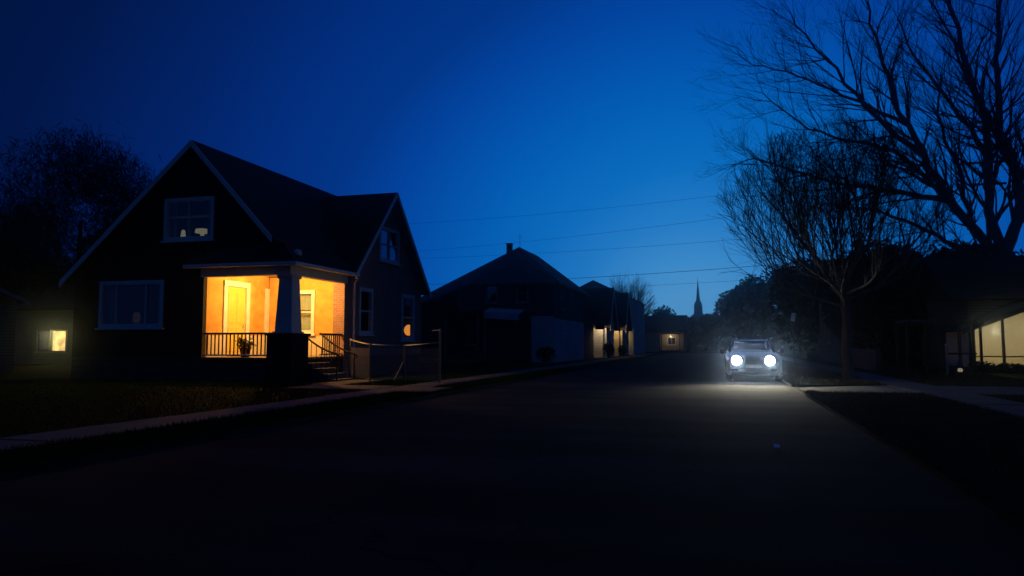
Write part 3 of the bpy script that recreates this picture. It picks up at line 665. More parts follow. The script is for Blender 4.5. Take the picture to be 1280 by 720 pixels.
# dark house behind the round tree
t = gable_house('dark_side_house', 'unlit long roofed house behind the round bare street tree', 6.9, 16.2, 48, 57, 4.0, 6.7, 'X', 'darksiding2', tm='darkwood')
f8 = Fr((0, 48, 0), (1, 0, 0), (0, -1, 0))
for u in (8, 10.6, 13.2): window(t, f8, u, u + .9, 1.2, 2.7, .09, (), (.5,), -.03, .05, 'dulltrim', 'darkglass')
window(t, Fr((6.9, 0, 0), (0, -1, 0), (-1, 0, 0)), -52.5, -51.5, 1.2, 2.6, .09, (), (.5,), -.03, .05, 'dulltrim', 'darkglass')

# church at the far end
t = thing('church', 'distant dark church with a thin pointed steeple', 'church', (-5, 185, 0))
m = MB(); m.box(-8, -1.5, 180, 200, -.15, 6); m.prism([(-8, 180, 6), (-1.5, 180, 6), (-4.75, 180, 9)], (0, 20, 0)); m.build('wall', M['greysiding'], t)
m = MB(); slab(m, (-4.75, 179.5, 9.3), (-8.6, 179.5, 5.7), (-8.6, 200.5, 5.7), (-4.75, 200.5, 9.3)); slab(m, (-4.749, 179.5, 9.3), (-.9, 179.5, 5.7), (-.9, 200.5, 5.7), (-4.749, 200.5, 9.3)); m.build('roof', M['shingle'], t)
MB().box(-5.7, -3.8, 178, 179.9, -.15, 10.2).build('tower', M['greysiding'], t)
MB().frust(-4.75, 178.95, 10.2, 11.2, .95, .6).frust(-4.75, 178.95, 11.2, 16.2, .46, .03).build('steeple', M['shingle'], t)
MB().tube([(-4.75, 178.95, 16.1), (-4.75, 178.95, 17.0)], .04, 6).build('finial', M['steel'], t)

# ---------------------------------------------------------------- trees
def grow(out, p, d, L, r, depth, rng, up=.15, spread=.55, kids=(2, 4), wob=.12, shrink=.68, bound=None):
    n = 4 if depth > 1 else 3
    pts = [p.copy()]; rs = [r]; q = p.copy(); dd = d.copy(); r1 = r * .55
    for i in range(n):
        dd = (dd + Vector((rng.gauss(0, wob), rng.gauss(0, wob), rng.gauss(0, wob) + up * .3))).normalized()
        q = q + dd * (L / n); pts.append(q.copy()); rs.append(r + (r1 - r) * (i + 1) / n)
        if bound and not bound(q): break
    out.append((pts, rs, depth))
    if depth == 0 or (bound and not bound(q)): return
    k = rng.randint(*kids)
    for i in range(k + 1):
        t = 1.0 if i == 0 else rng.uniform(.3, .95)
        j = min(len(pts) - 1, max(1, int(t * (len(pts) - 1) + .5))); b = pts[j]
        ax = Vector((rng.gauss(0, 1), rng.gauss(0, 1), rng.gauss(0, 1))); ax = (ax - dd * ax.dot(dd)).normalized()
        s = spread * rng.uniform(.5, 1.2) * (.5 if i == 0 else 1)
        nd = (dd * math.cos(s) + ax * math.sin(s) + Vector((0, 0, up))).normalized()
        grow(out, b, nd, L * shrink * rng.uniform(.75, 1.15), max(.004, rs[j] * (.8 if i == 0 else .6)), depth - 1, rng, up, spread, kids, wob, shrink, bound)

def tree_mesh(root, paths, trunk_depth):
    tr, br, tw = MB(), MB(), MB()
    for pts, rs, dep in paths:
        if dep >= trunk_depth: tr.tube(pts, rs, 12, False)
        elif dep >= 2: br.tube(pts, rs, 6, False)
        else: tw.tube(pts, rs, 3, False)
    tr.build('trunk', M['bark'], root, smooth=True); br.build('branches', M['bark'], root, smooth=True)
    tw.build('twigs', M['twig'], root)

# round-crowned street tree on the right verge
TX, TY = 3.98, 26.2
t = thing('street_tree', 'round crowned bare tree on the right verge near the car', 'tree', (TX, TY, 0))
rng = random.Random(21); paths = []
tp = [(TX, TY, -.15), (TX + .02, TY, .25), (TX - .02, TY, 1.0), (TX + .03, TY, 1.8), (TX + .0, TY, 2.5), (TX - .02, TY, 3.15)]
paths.append(([Vector(q) for q in tp], [.24, .18, .165, .155, .15, .19], 9))
C = Vector((TX - .32, TY, 4.75))
def bnd(q): return ((q.x - C.x) / 4.0) ** 2 + ((q.y - C.y) / 3.5) ** 2 + ((q.z - C.z) / 3.75) ** 2 < 1
def inside(q, lim=1):
    u = q - C; return (u.x / 4.0) ** 2 + (u.y / 3.5) ** 2 + (u.z / 3.75) ** 2 < lim
heads = []
for i in range(16):
    a = i * 2.39996 + rng.uniform(-.3, .3); e = (.12 + .95 * (1 - i / 15) ** 1.4 + rng.uniform(-.1, .1)) if i else 1.4
    d = Vector((math.cos(a) * math.cos(e), math.sin(a) * math.cos(e), math.sin(e))); q = Vector((TX, TY, 2.3 + .9 * rng.random())); L = rng.uniform(1.9, 2.9); pts = [q.copy()]
    for j in range(6):
        d = (d + Vector((rng.gauss(0, .13), rng.gauss(0, .13), .04 + rng.gauss(0, .07)))).normalized(); q = q + d * L / 6; pts.append(q.copy())
        if j >= 2: heads.append((q.copy(), d.copy(), j))
    paths.append((pts, [.06 - .006 * j for j in range(7)], 3))
for q0, d0, j0 in heads:
    for k_ in range(rng.choice((1, 2, 3)) + (2 if j0 == 5 else 0)):
        rad_ = (q0 - Vector((TX, TY, 2.4))).normalized(); q = q0.copy()
        d = (rad_ * rng.uniform(.4, 1.1) + Vector((rng.gauss(0, .3), rng.gauss(0, .3), rng.uniform(.1, 1.0)))).normalized(); main = [q.copy()]; lim = rng.uniform(.8, 1.02)
        for _ in range(26):
            d = (d + Vector((rng.gauss(0, .09), rng.gauss(0, .09), .05 + rng.gauss(0, .07)))).normalized(); q = q + d * .26
            if not inside(q, lim): break
            main.append(q.copy())
        n_ = len(main)
        if n_ < 3: continue
        r0 = rng.uniform(.014, .03); paths.append((main, [max(.007, r0 * (1 - .8 * j / n_)) for j in range(n_)], 3))
        for j in range(1, n_):
            dd = (main[j] - main[j - 1]).normalized()
            for c_ in range(2 if rng.random() < .1 + .35 * j / n_ else (1 if j > 2 and rng.random() < .85 else 0)):
                ax = Vector((rng.gauss(0, 1), rng.gauss(0, 1), rng.gauss(0, 1))); ax = (ax - dd * ax.dot(dd)).normalized(); s_ = rng.uniform(.3, .85)
                nd = (dd * math.cos(s_) + ax * math.sin(s_) + Vector((0, 0, .12))).normalized()
                grow(paths, main[j], nd, rng.uniform(.35, .85), max(.005, r0 * .4), 2 if rng.random() < .4 else 1, rng, .1, .45, (1, 3), .12, .7, bnd)
tree_mesh(t, paths, 9)

# large old tree behind the lit house on the right
def P3(a, y): return Vector((a[0], y, a[1]))
t = thing('old_tree', 'huge bare spreading tree behind the lit house on the right', 'tree', (13.8, 42, 0))
rng = random.Random(8); paths = []; k = 42 / 33
BZ = lambda x, z, y=42.0: Vector((x * k, y, 1.15 + (z - 1.15) * k))
def limb(pts, r0, r1, sub=3, step=.5, L=3.2, dens=1.0):
    P_ = [BZ(*q) for q in pts]; out = [P_[0]]
    for i in range(len(P_) - 1):
        p0 = P_[max(0, i - 1)]; p1 = P_[i]; p2 = P_[i + 1]; p3 = P_[min(len(P_) - 1, i + 2)]
        for s in range(1, 5):
            u = s / 4; q = .5 * ((2 * p1) + (p2 - p0) * u + (2 * p0 - 5 * p1 + 4 * p2 - p3) * u * u + (3 * p1 - p0 - 3 * p2 + p3) * u ** 3)
            out.append(q + Vector((rng.gauss(0, .06), rng.gauss(0, .06), rng.gauss(0, .06))))
    n = len(out); rs = [r0 + (r1 - r0) * (i / (n - 1)) ** .8 for i in range(n)]
    paths.append((out, rs, 5 if r0 > .255 else 3))
    for i in range(2, n):
        for c in range(max(1, int(2.1 * dens + rng.random()))):
            d = (out[i] - out[i - 1]).normalized(); ax = Vector((rng.gauss(0, 1), rng.gauss(0, .8), rng.gauss(0, 1))); ax = (ax - d * ax.dot(d)).normalized()
            s = rng.uniform(.4, .95); nd = (d * math.cos(s) + ax * math.sin(s) + Vector((0, 0, .12))).normalized()
            grow(paths, out[i], nd, L * rng.uniform(.5, 1.15) * (1 - .45 * i / n), max(.02, rs[i] * .42), sub, rng, .06, .5, (2, 3), .10, .66)
tr = [BZ(10.9, 0), BZ(10.85, 2.2), BZ(10.75, 4.2), BZ(10.7, 5.0)]
paths.append((tr, [.8, .6, .54, .48], 9))
limb([(10.5, 4.7), (9.1, 6.75), (8.1, 8.9), (7.15, 11.1), (6.6, 13.4), (6.3, 15.5)], .26, .05)
limb([(9.3, 6.4), (7.5, 8.6), (5.6, 9.6), (3.8, 10.3), (2.0, 11.9)], .15, .028)
limb([(8.9, 6.9), (6.9, 7.4), (4.8, 7.9), (2.6, 8.7), (1.4, 9.2)], .17, .03)
limb([(8.2, 8.7), (6.0, 11.0), (4.6, 13.2), (3.2, 15.2)], .17, .03)
limb([(7.6, 10.1), (5.2, 11.6), (3.4, 12.6), (1.7, 13.2)], .12, .025)
limb([(10.5, 4.3), (9.4, 4.85), (8.2, 5.7), (6.4, 6.6), (4.9, 6.8)], .19, .04, 3, .5, 2.0, .7)
limb([(10.7, 4.9), (10.35, 7.0), (10.4, 9.4), (9.9, 12.2), (9.2, 15.5), (8.9, 17.5)], .27, .06)
limb([(10.38, 8.6), (9.6, 10.3), (8.3, 12.3), (7.4, 14.6)], .16, .035)
limb([(10.9, 4.9), (11.5, 6.8), (11.0, 9.5), (10.9, 12.5), (11.3, 16)], .32, .07)
limb([(11.3, 8.0), (10.2, 10.8), (9.4, 13.4), (8.3, 16)], .13, .03)
limb([(11.3, 6.2), (12.6, 8.8), (13.4, 12), (13.8, 15.5)], .26, .06)
limb([(9.7, 5.7), (9.5, 7.6), (8.8, 9.9), (8.9, 12.0)], .16, .04)
tree_mesh(t, paths, 5)

# left background tree and distant bare tree
def bare_tree(name, label, x, y, h, wid, seed, depth=5, n=12, group=None, r0=.3, trunk=.3):
    t = thing(name, label, 'tree', (x, y, 0), group); rng = random.Random(seed); ps = []
    ps.append(([Vector((x, y, -.15)), Vector((x + .1, y, h * .15)), Vector((x, y, h * trunk))], [r0 * 1.3, r0, r0 * .8], 9))
    c = Vector((x, y, h * .60)); b = lambda q: ((q.x - c.x) / wid) ** 2 + ((q.y - c.y) / wid) ** 2 + ((q.z - c.z) / (h * .42)) ** 2 < rng.uniform(.75, 1.15)
    for i in range(n):
        a = i * 2.4; e = rng.uniform(.35, 1.4); d = Vector((math.cos(a) * math.cos(e), math.sin(a) * math.cos(e), math.sin(e)))
        grow(ps, Vector((x, y, h * trunk * rng.uniform(.75, 1))), d, h * .26 * rng.uniform(.8, 1.2), r0 * .4, depth, rng, .1, .5, (2, 3), .09, .7, b)
    tree_mesh(t, ps, 9)
bare_tree('bare_tree', 'small fan shaped bare tree above the far roofs, left of the steeple', -11.2, 96, 10.8, 3.4, 33, 4, 46, None, .3)

def leafy(name, label, x, y, z0, z1, rx, seed, n=1500, leaf=.3, mat='needles', group=None, cat='tree', lobes=7, thin=1.0, soft=0):
    t = thing(name, label, cat, (x, y, 0), group); rng = random.Random(seed); m = MB(); h = (z1 - z0) / 2; cz = (z0 + z1) / 2
    lb = [(Vector((x, y, cz)), 1.0 * rx, h * .94)]
    for i in range(lobes):
        a = rng.uniform(0, 6.28); e = rng.uniform(-.5, 1.1)
        lb.append((Vector((x + rx * .62 * math.cos(a) * math.cos(e), y + rx * .62 * math.sin(a) * math.cos(e), cz + h * .6 * math.sin(e))), rx * rng.uniform(.35, .5), h * rng.uniform(.3, .42)))
    for i in range(n):
        c, r1, r2 = rng.choice(lb) if rng.random() < .75 else lb[0]
        v = Vector((rng.gauss(0, 1), rng.gauss(0, 1), rng.gauss(0, 1))).normalized() * (rng.random() ** .35 * (1 + abs(rng.gauss(0, soft))))
        p = Vector((c.x + v.x * r1, c.y + v.y * r1, c.z + v.z * r2))
        s = Vector((rng.gauss(0, 1), rng.gauss(0, 1), rng.gauss(0, 1))).normalized() * leaf * rng.uniform(.6, 1.4); s2 = s.orthogonal().normalized() * leaf * thin * rng.uniform(.4, .8)
        m.add([p - s, p + s2, p + s, p - s2], [(0, 1, 2, 3)])
    m.build('crown' if cat == 'tree' else 'leaves', M[mat], t)
    ps = MB().tube([(x, y, -.15), (x + .03, y, z0 * .5 + .1), (x, y, cz)], [max(.05, rx * .09), max(.04, rx * .07), max(.02, rx * .02)], 8)
    ps.build('trunk' if cat == 'tree' else 'stem', M['bark'], t)
    return t
GE = 'dark evergreens closing the end of the street'
for x, z, rx, lab in ((-1.2, 6.2, 2.2, 'lowest dark evergreen at the end of the street beside the steeple'), (1.6, 9.6, 2.6, 'second lowest dark evergreen at the end of the street'),
                      (4.8, 12.3, 3.1, 'mid height dark evergreen above the headlights'), (8.6, 14.0, 3.6, 'tall dark evergreen touching the round tree crown'), (13.0, 14.9, 4.2, 'tallest dark evergreen behind the round bare tree')):
    leafy('evergreen_tree', lab, x, 118 + R.uniform(-3, 3), .4, z, rx, int(x * 10) + 50, 3200, .34, group=GE)
leafy('evergreen_tree', 'dark rounded evergreen beside the sign on the right verge side', 6.3, 62, .3, 8.2, 2.6, 77, 4200, .24)
leafy('evergreen_tree', 'broad dark evergreen between the dark house and the round tree', 8.4, 44.9, .2, 7.25, 2.9, 78, 8500, .2, lobes=12)
leafy('evergreen_tree', 'broad dark evergreen right behind the trunk of the round tree, before the long roof', 12.2, 44.6, .2, 6.95, 2.9, 178, 8500, .2, lobes=12)
leafy('evergreen_tree', 'dark evergreen between the long roofed house and the lit house', 15.6, 47.0, .2, 6.6, 2.6, 79, 4200, .2)
leafy('dark_tree', 'small round topped tree beside the fan shaped tree over the far roofs', -15.6, 97, 2, 9.4, 1.6, 80, 1500, .22)
leafy('dark_tree', 'low dark tree over the bungalow at the end of the street', -9.0, 127, .6, 7.8, 2.6, 81, 2600, .28)
leafy('dark_tree', 'bushy dark tree in front of the church', -4.6, 132, .3, 6.3, 3.0, 82, 2600, .28)
leafy('shrub', 'low clipped shrub by the pale siding of the hip roofed house', -10.2, 43.9, .02, 1.05, .62, 83, 1100, .07, 'shrub', cat='shrub')
leafy('shrub', 'low dark shrub in front of the first lit porch down the street', -8.75, 60.2, .02, 1.3, .5, 84, 900, .08, 'shrub', cat='shrub')
leafy('shrub', 'dark shrub in front of the second lit porch down the street', -8.55, 67.6, .02, 1.1, .4, 85, 900, .08, 'shrub', cat='shrub')
GH = 'dark bushes under the bright glazed room'
for i, (x, h, lab) in enumerate(((9.9, .5, 'leftmost bush under the glazed front room'), (10.9, .42, 'second bush from the left under the glazed front room'), (11.9, .46, 'third bush from the left under the glazed front room'), (12.9, .44, 'rightmost bush under the glazed front room'))):
    leafy('bush', lab, x, 33.2, .0, h, .55, 90 + i, 900, .06, 'shrub', GH, 'shrub')

leafy('evergreen_tree', 'dark evergreen mass low behind the outbuilding at the left edge', -44.5, 36.5, .2, 8.3, 3.6, 61, 5200, .22)
leafy('evergreen_tree', 'dark evergreen under the large shadowy tree behind the corner house', -37.6, 39.5, .2, 9.3, 3.4, 62, 5200, .22)
def hedge(name, label, x0, x1, y0, y1, h, seed, n, leaf=.16):
    rng = random.Random(seed); t = thing(name, label, 'hedge', ((x0 + x1) / 2, (y0 + y1) / 2, 0)); m = MB()
    for i in range(n):
        p = Vector((rng.uniform(x0, x1), rng.uniform(y0, y1), h * rng.random() ** .7)); p.z += .25 * math.sin(p.x * 1.3) * p.z / h
        s_ = Vector((rng.gauss(0, 1), rng.gauss(0, 1), rng.gauss(0, 1))).normalized() * leaf * rng.uniform(.6, 1.4); s2 = s_.orthogonal().normalized() * leaf * rng.uniform(.4, .8)
        m.add([p - s_, p + s2, p + s_, p - s2], [(0, 1, 2, 3)])
    m.build('leaves', M['needles'], t)
    c = MB(); k = int((x1 - x0) / .8) + 1
    for i in range(k + 1):
        x = x0 + (x1 - x0) * i / k; c.tube([(x, (y0 + y1) / 2, -.15), (x + .1, (y0 + y1) / 2, h * .7)], [.09, .03], 5)
    c.build('stems', M['bark'], t)
leafy('dense_tree', 'large shadowy tree rising behind the corner house on the left', -39.6, 38, 3, 15.2, 5.2, 31, 19000, .34, 'twig', lobes=14, thin=.10, soft=.09)
leafy('dense_tree', 'shadowy tree at the left edge behind the outbuilding', -46.5, 40, 2, 11.8, 4.4, 32, 12000, .34, 'twig', lobes=12, thin=.10, soft=.09)
def far_wood(name, x0, x1, y0, y1, h, n, seed):
    rng = random.Random(seed); m = MB()
    for i in range(n):
        x = rng.uniform(x0, x1); top = h * (.72 + .2 * math.sin(x * .21 + seed) + .14 * math.sin(x * .83) + .1 * math.sin(x * 2.1)); p = Vector((x, rng.uniform(y0, y1), top * rng.random() ** .6))
        s_ = Vector((rng.gauss(0, 1), rng.gauss(0, 1), rng.gauss(0, 1))).normalized() * rng.uniform(.4, 1.0); s2 = s_.orthogonal().normalized() * rng.uniform(.3, .7)
        m.add([p - s_, p + s2, p + s_, p - s2], [(0, 1, 2, 3)])
    return tag(m.build(name, M['needles']), kind='stuff')
far_wood('far_wood', 18, 110, 122, 130, 11, 14000, 1)
far_wood('far_wood', -120, -17, 122, 130, 7.5, 12000, 2)
hedge('hedge', 'tall dark hedge across the far end of the street', -4.6, 19, 112.5, 114.5, 4.2, 63, 9000, .3)
hedge('hedge', 'dark hedge along the front of the long roofed house', 6.9, 16, 46.6, 47.4, 1.5, 64, 4500, .12)

# ---------------------------------------------------------------- right yard details
t = thing('pergola', 'dark open timber pergola left of the lit front room', 'pergola', (8.0, 32.5, 0))
for x in (6.95, 8.05, 9.2):
    for y in (31.6, 33.3): MB().box(x - .05, x + .05, y - .05, y + .05, -.1, 1.9).build('post', M['darkwood'], t)
m = MB(); 
for y in (31.6, 33.3): m.box(6.8, 9.35, y - .04, y + .04, 1.901, 2.0)
for i in range(7): m.box(6.95 + i * .37, 7.0 + i * .37, 31.3, 33.6, 2.001, 2.07)
m.build('rafters', M['darkwood'], t)
MB().box(6.85, 9.3, 31.58, 31.62, .75, .82).build('cross_rail', M['darkwood'], t)
tag(MB().lathe((8.18, 31.2, -.1), [(.05, 0), (.05, 1.16), (.065, 1.17), (.065, 1.22), (.02, 1.27)], 10).build('bollard', M['trim'], smooth=True), 'pale slim post standing before the dark pergola', 'post')
t = thing('garden_lantern', 'small cone shaped garden lantern by the lit front room', 'lantern', (9.1, 33.0, 0))
MB().lathe((9.1, 33, 0), [(.10, -.1), (.10, .05), (.08, .06)], 14).build('base', M['greywood'], t, smooth=True)
MB().lathe((9.1, 33, .06), [(.08, 0), (.09, .1), (.05, .14)], 14).build('light', M['gardenlight'], t, smooth=True)
MB().lathe((9.1, 33, .20), [(.14, 0), (.08, .2), (.02, .45)], 14).build('hood', M['greywood'], t, smooth=True)
t = thing('street_sign', 'small pale tilted sign on a thin post above the car', 'sign', (4.05, 45, 0))
MB().tube([(4.05, 45, -.1), (4.05, 45, 2.95)], .03, 8).build('post', M['black'], t)
s = MB(); s.hexa([(3.9, 44.95, 2.45), (4.12, 44.93, 2.42), (4.12, 44.95, 2.42), (3.9, 44.97, 2.45), (3.98, 44.95, 2.93), (4.2, 44.93, 2.90), (4.2, 44.95, 2.90), (3.98, 44.97, 2.93)]); s.build('plate', M['paper'], t)
# low picket fence along the far right pavement
t = thing('picket_fence', 'low dark picket fence beyond the trunk of the round tree', 'fence', (6.1, 36, 0))
m = MB(); rl = MB()
for i in range(46): m.box(6.08, 6.11, 33 + i * .16, 33.09 + i * .16, .05, .92 + .03 * math.sin(i * 1.7))
rl.box(6.115, 6.16, 33, 40.4, .25, .32); rl.box(6.115, 6.16, 33, 40.4, .7, .77)
m.build('pickets', M['greywood'], t); rl.build('rails', M['greywood'], t)
for y in (33, 35.4, 37.9, 40.3): MB().box(6.165, 6.25, y, y + .09, -.1, 1.0).build('post', M['greywood'], t)

# litter on the road
pp = MB(); pts = [(.60, 9.56, ZR + .005), (.67, 9.55, ZR + .010), (.675, 9.66, ZR + .03), (.605, 9.67, ZR + .035), (.64, 9.60, ZR + .018)]
pp.add(pts, [(0, 1, 4), (1, 2, 4), (2, 3, 4), (3, 0, 4)]); tag(pp.build('paper_scrap', M['paper']), 'tiny white paper scrap lying on the dark road', 'litter')

# ---------------------------------------------------------------- utility poles and wires
def pole(x, y, h, label, arms):
    t = thing('utility_pole', label, 'utility pole', (x, y, 0))
    MB().tube([(x, y, -.2), (x, y, h)], [.16, .11], 10).build('pole', M['greywood'], t, smooth=True)
    for z in arms:
        MB().box(x - .9, x + .9, y - .17, y - .11, z - .06, z + .06).build('crossarm', M['greywood'], t)
    return t
A_ = (-28.1, 62.0); B_ = (14.15, 45.2)
pole(*A_, 12.3, 'tall utility pole behind the corner house', (11.9, 9.1)); pole(*B_, 11.4, 'utility pole among the bare trees on the right', (11.0, 9.8))
GW = 'overhead wires crossing the evening sky'
for i, (za, zb, sag, lab) in enumerate(((12.1, 11.15, .5, 'topmost thin wire crossing the sky'), (9.5, 10.15, .5, 'second wire from the top crossing the sky'), (8.9, 8.05, .4, 'third wire from the top crossing the sky'),
                                        (6.5, 6.45, .4, 'fourth and thickest wire, just above the hip roof'), (5.7, 5.5, .35, 'lowest wire, passing near the steeple tip'))):
    a, b = Vector((A_[0], A_[1] - .2, za)), Vector((B_[0], B_[1] - .2, zb)); pts = []
    for j in range(33):
        u = j / 32; p = a.lerp(b, u); p.z -= sag * 4 * u * (1 - u); pts.append(p)
    tag(MB().tube(pts, .015 if i == 3 else .008, 5).build('overhead_wire', M['black']), lab, 'wire', GW)

# ---------------------------------------------------------------- car
CX, CY = 1.07, 26.0
t = thing('car', 'oncoming car with both headlights blazing on the dark road', 'car', (CX, CY + 2.2, ZR))
# side profile (y from nose, z) -> lofted cross sections
sec = [  # y, half width at sill, half width at belt, z bottom, z belt, half width top, z top
    (0.00, .70, .72, .30, .62, .60, .70), (.10, .84, .86, .22, .68, .74, .78), (.45, .90, .92, .20, .76, .78, .86), (1.05, .91, .93, .20, .84, .78, .94),
    (1.35, .91, .93, .20, .86, .76, .98), (1.95, .91, .93, .20, .88, .74, .99), (3.0, .91, .93, .20, .90, .74, 1.0), (3.7, .90, .92, .20, .92, .76, 1.02), (4.25, .86, .88, .26, .92, .76, 1.02), (4.4, .80, .82, .34, .86, .70, .94)]
m = MB(); vs = []
for y, a, b, z0, zb, c, zt in sec:
    ring = [(-a * .92, z0), (-a, z0 + .12), (-b, zb - .12), (-b * .985, zb), (-c, zt - .01), (-c * .5, zt + .02), (c * .5, zt + .02), (c, zt - .01), (b * .985, zb), (b, zb - .12), (a, z0 + .12), (a * .92, z0)]
    vs.append([(CX + x, CY + y, ZR + z) for x, z in ring])
nr = 12
m.v = [q for r_ in vs for q in r_]
for i in range(len(sec) - 1):
    for k in range(nr): m.f.append((i * nr + k, i * nr + (k + 1) % nr, (i + 1) * nr + (k + 1) % nr, (i + 1) * nr + k))
m.f.append(tuple(range(nr))); e = (len(sec) - 1) * nr; m.f.append(tuple(e + k for k in range(nr - 1, -1, -1)))
body = m.build('body', M['carpaint'], t, smooth=True, bevel=.02)
# cabin
cab = [(1.15, .74, .96, .74, .965), (1.85, .76, .97, .60, 1.36), (2.3, .76, .98, .61, 1.41), (3.1, .76, .99, .60, 1.40), (3.75, .76, 1.0, .58, 1.30), (4.2, .74, 1.01, .72, 1.02)]
def cab_pt(i, side, top): y, a, z0, b, z1 = cab[i]; return (CX + side * (b if top else a), CY + y, ZR + (z1 if top else z0))
m = MB()
m.add([cab_pt(i, s, 1) for i in range(1, 5) for s in (-1, 1)], [(0, 1, 3, 2), (2, 3, 5, 4), (4, 5, 7, 6)])
for s in (-1, 1):
    for (i, j) in ((0, 1), (4, 5)):
        a, b = Vector(cab_pt(i, s, 1 if i else 0)), Vector(cab_pt(j, s, 1 if j < 5 else 0)); m.tube([a, b], .045, 6)
    m.tube([cab_pt(2, s, 0), cab_pt(2, s, 1)], .04, 6); m.tube([cab_pt(i, s, 1) for i in range(1, 5)], .035, 6)
m.build('roof', M['carpaint'], t, smooth=True)
g = MB(); g.add([cab_pt(0, -1, 0), cab_pt(0, 1, 0), cab_pt(1, 1, 1), cab_pt(1, -1, 1)], [(0, 1, 2, 3)]); g.build('windscreen', M['carglass'], t)
g = MB(); g.add([cab_pt(5, -1, 0), cab_pt(5, 1, 0), cab_pt(4, 1, 1), cab_pt(4, -1, 1)], [(0, 1, 2, 3)]); g.build('rear_window', M['carglass'], t)
for s in (-1, 1):
    g = MB(); g.add([cab_pt(0, s, 0), cab_pt(1, s, 1), cab_pt(2, s, 1), cab_pt(2, s, 0)], [(0, 1, 2, 3)]); g.build('side_window', M['carglass'], t)
    g = MB(); g.add([cab_pt(2, s, 0), cab_pt(2, s, 1), cab_pt(4, s, 1), cab_pt(5, s, 0)], [(0, 1, 2, 3)]); g.build('side_window', M['carglass'], t)
    mi = MB(); mi.lathe((CX + s * 1.0, CY + 1.45, ZR + 1.0), [(.02, -.06), (.085, -.05), (.10, 0), (.07, .05), (.02, .07)], 12, 'Y'); mi.tube([(CX + s * .86, CY + 1.48, ZR + .95), (CX + s * .97, CY + 1.46, ZR + .98)], .025, 6); mi.build('mirror', M['carpaint'], t, smooth=True)
    for yw in (.85, 3.45):
        w = MB().lathe((CX + s * .80, CY + yw, ZR + .32), [(.2, -.1), (.29, -.1), (.32, -.06), (.32, .06), (.29, .1), (.2, .1)], 24, 'X').build('wheel', M['rubber'], t, smooth=True)
        MB().lathe((CX + s * .80, CY + yw, ZR + .32), [(.2, -.085), (.19, s * .09), (.06, s * .105)] if s > 0 else [(.06, -.105), (.19, -.09), (.2, .085)], 18, 'X').build('rim', M['chrome'], w, smooth=True)
    hl = MB(); hx = CX + s * .53 - .02
    hl.lathe((hx, CY - .015, ZR + .70), [(.15, -.05), (.185, -.045), (.185, .12), (.05, .12)], 24, 'Y'); hb = hl.build('headlight', M['plastic'], t, smooth=False)
    MB().lathe((hx, CY - .015, ZR + .70), [(.05, -.056), (.145, -.052), (.145, -.03), (.05, -.03)], 24, 'Y').build('lens', M['headlamp'], hb)
    sp = lamp('headlamp_beam', 'SPOT', (hx, CY - .10, ZR + .70), 800, (1, .87, .58), t, .06); sp.scale = (4.5, 1, 1); sp.data.spot_size = rad(19); sp.data.spot_blend = 1.0
    sp.rotation_euler = (rad(90 - 11.5), 0, rad(180 + s * 3))
    fl = MB(); fl.box(CX + s * .62 - .1, CX + s * .62 + .1, CY - .01, CY + .03, ZR + .36, ZR + .42); fl.build('fog_lamp', M['chrome'], t)
gr = MB(); gr.box(CX - .3, CX + .3, CY - .02, CY + .05, ZR + .58, ZR + .74); gr.build('grille', M['plastic'], t, bevel=.01)
gr = MB(); gr.box(CX - .5, CX + .5, CY - .03, CY + .05, ZR + .32, ZR + .44); gr.build('bumper_intake', M['plastic'], t, bevel=.01)
MB().box(CX - .26, CX + .26, CY - .045, CY - .032, ZR + .46, ZR + .56).build('number_plate', M['dulltrim'], t)
MB().box(CX - .12, CX + .12, CY + 1.72, CY + 1.74, ZR + 1.24, ZR + 1.30).build('rear_view_mirror', M['chrome'], t)

# ---------------------------------------------------------------- haze box added for a lens-bloom halo round the headlights, slight far fade
hz = MB().box(-75, 75, -25, 225, -1.2, 32).build('bloom_haze', bpy.data.materials.new('bloom_haze'))
tag(hz, kind='stuff'); hm = hz.data.materials[0]; hm.use_nodes = True; nt = hm.node_tree; nt.nodes.clear()
ho = N(nt, 'ShaderNodeOutputMaterial'); hv = N(nt, 'ShaderNodeVolumePrincipled'); hv.inputs['Color'].default_value = (.62, .80, 1, 1)
hv.inputs['Density'].default_value = .0018; hv.inputs['Anisotropy'].default_value = .975
nt.links.new(hv.outputs[0], ho.inputs['Volume'])

# ---------------------------------------------------------------- sky: deep dusk, brightest low down the street
W = bpy.data.worlds.new('World'); S.world = W; W.use_nodes = True; nt = W.node_tree; nt.nodes.clear()
wo = N(nt, 'ShaderNodeOutputWorld')
sky = N(nt, 'ShaderNodeTexSky'); sky.sky_type = 'NISHITA'; sky.sun_disc = False; sky.sun_elevation = rad(-4); sky.sun_rotation = rad(-2)
b1 = N(nt, 'ShaderNodeBackground'); b1.inputs['Strength'].default_value = .008; nt.links.new(sky.outputs[0], b1.inputs[0])
tc = N(nt, 'ShaderNodeTexCoord'); sx = N(nt, 'ShaderNodeSeparateXYZ'); nt.links.new(tc.outputs['Generated'], sx.inputs[0])
def mth(op, a, b=None, c=None):
    n = N(nt, 'ShaderNodeMath', operation=op)
    for i, v in enumerate((a, b, c)):
        if v is None: continue
        if isinstance(v, (int, float)): n.inputs[i].default_value = v
        else: nt.links.new(v, n.inputs[i])
    return n.outputs[0]
az = mth('ARCTAN2', mth('ADD', sx.outputs[0], .03), sx.outputs[1])       # 0 straight down the street
el = mth('ARCSINE', mth('MAXIMUM', sx.outputs[2], 0))
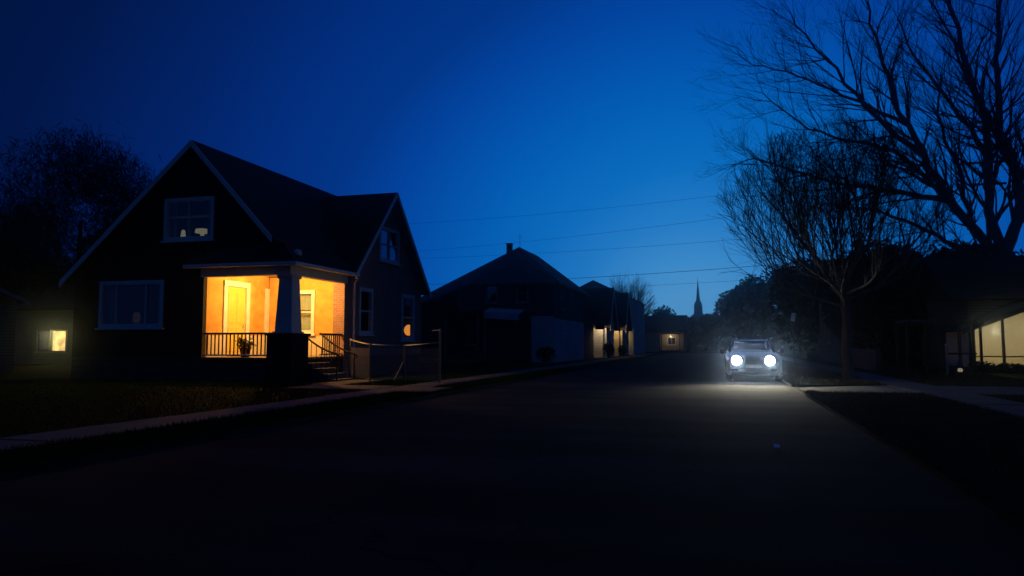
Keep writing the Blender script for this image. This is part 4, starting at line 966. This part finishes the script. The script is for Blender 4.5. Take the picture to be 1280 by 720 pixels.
dist = mth('SQRT', mth('ADD', mth('POWER', mth('MULTIPLY', mth('ABSOLUTE', az), .72), 2.0), mth('POWER', mth('MULTIPLY', el, .75), 2.0)))
ns = N(nt, 'ShaderNodeTexNoise', Scale=2.2, Detail=3); nt.links.new(tc.outputs['Generated'], ns.inputs['Vector'])
dist = mth('ADD', dist, mth('MULTIPLY', mth('SUBTRACT', ns.outputs['Fac'], .5), .03))
rp = ramp(nt, [(0, (.12, .40, .74)), (.05, (.10, .39, .76)), (.08, (.062, .345, .76)), (.12, (.022, .26, .71)), (.17, (.004, .195, .65)), (.228, (.0006, .150, .58)), (.27, (.0004, .113, .52)), (.328, (.0004, .071, .425)), (.38, (.0004, .044, .295)), (.436, (.0004, .035, .26)), (.52, (.0004, .021, .17)), (.638, (.0003, .0100, .080)), (.75, (.0006, .008, .055)), (.9, (.003, .017, .085)), (1.0, (.003, .017, .085))])
nt.links.new(dist, rp.inputs['Fac'])
b2 = N(nt, 'ShaderNodeBackground'); b2.inputs['Strength'].default_value = .82; nt.links.new(rp.outputs['Color'], b2.inputs[0])
ad = N(nt, 'ShaderNodeAddShader'); nt.links.new(b1.outputs[0], ad.inputs[0]); nt.links.new(b2.outputs[0], ad.inputs[1]); nt.links.new(ad.outputs[0], wo.inputs['Surface'])

# ---------------------------------------------------------------- camera and render settings
cam = bpy.data.cameras.new('camera'); co = bpy.data.objects.new('camera', cam); COL.objects.link(co); S.camera = co
cam.sensor_width = 36; cam.lens = 924 / 1280 * 36; cam.clip_end = 2000; cam.clip_start = .05
th, ph = rad(15.673), rad(4.332)
co.location = (0, 0, 1.15); co.rotation_euler = (rad(90) + ph, 0, th)
S.view_settings.view_transform = 'Standard'; S.view_settings.look = 'None'; S.view_settings.exposure = 0; S.view_settings.gamma = 1
S.render.engine = 'CYCLES'; cy = S.cycles
cy.use_denoising = True; cy.max_bounces = 8; cy.transparent_max_bounces = 24; cy.volume_bounces = 0; cy.sample_clamp_indirect = 4; cy.caustics_reflective = False; cy.caustics_refractive = False
try: cy.denoiser = 'OPENIMAGEDENOISE'
except Exception: pass
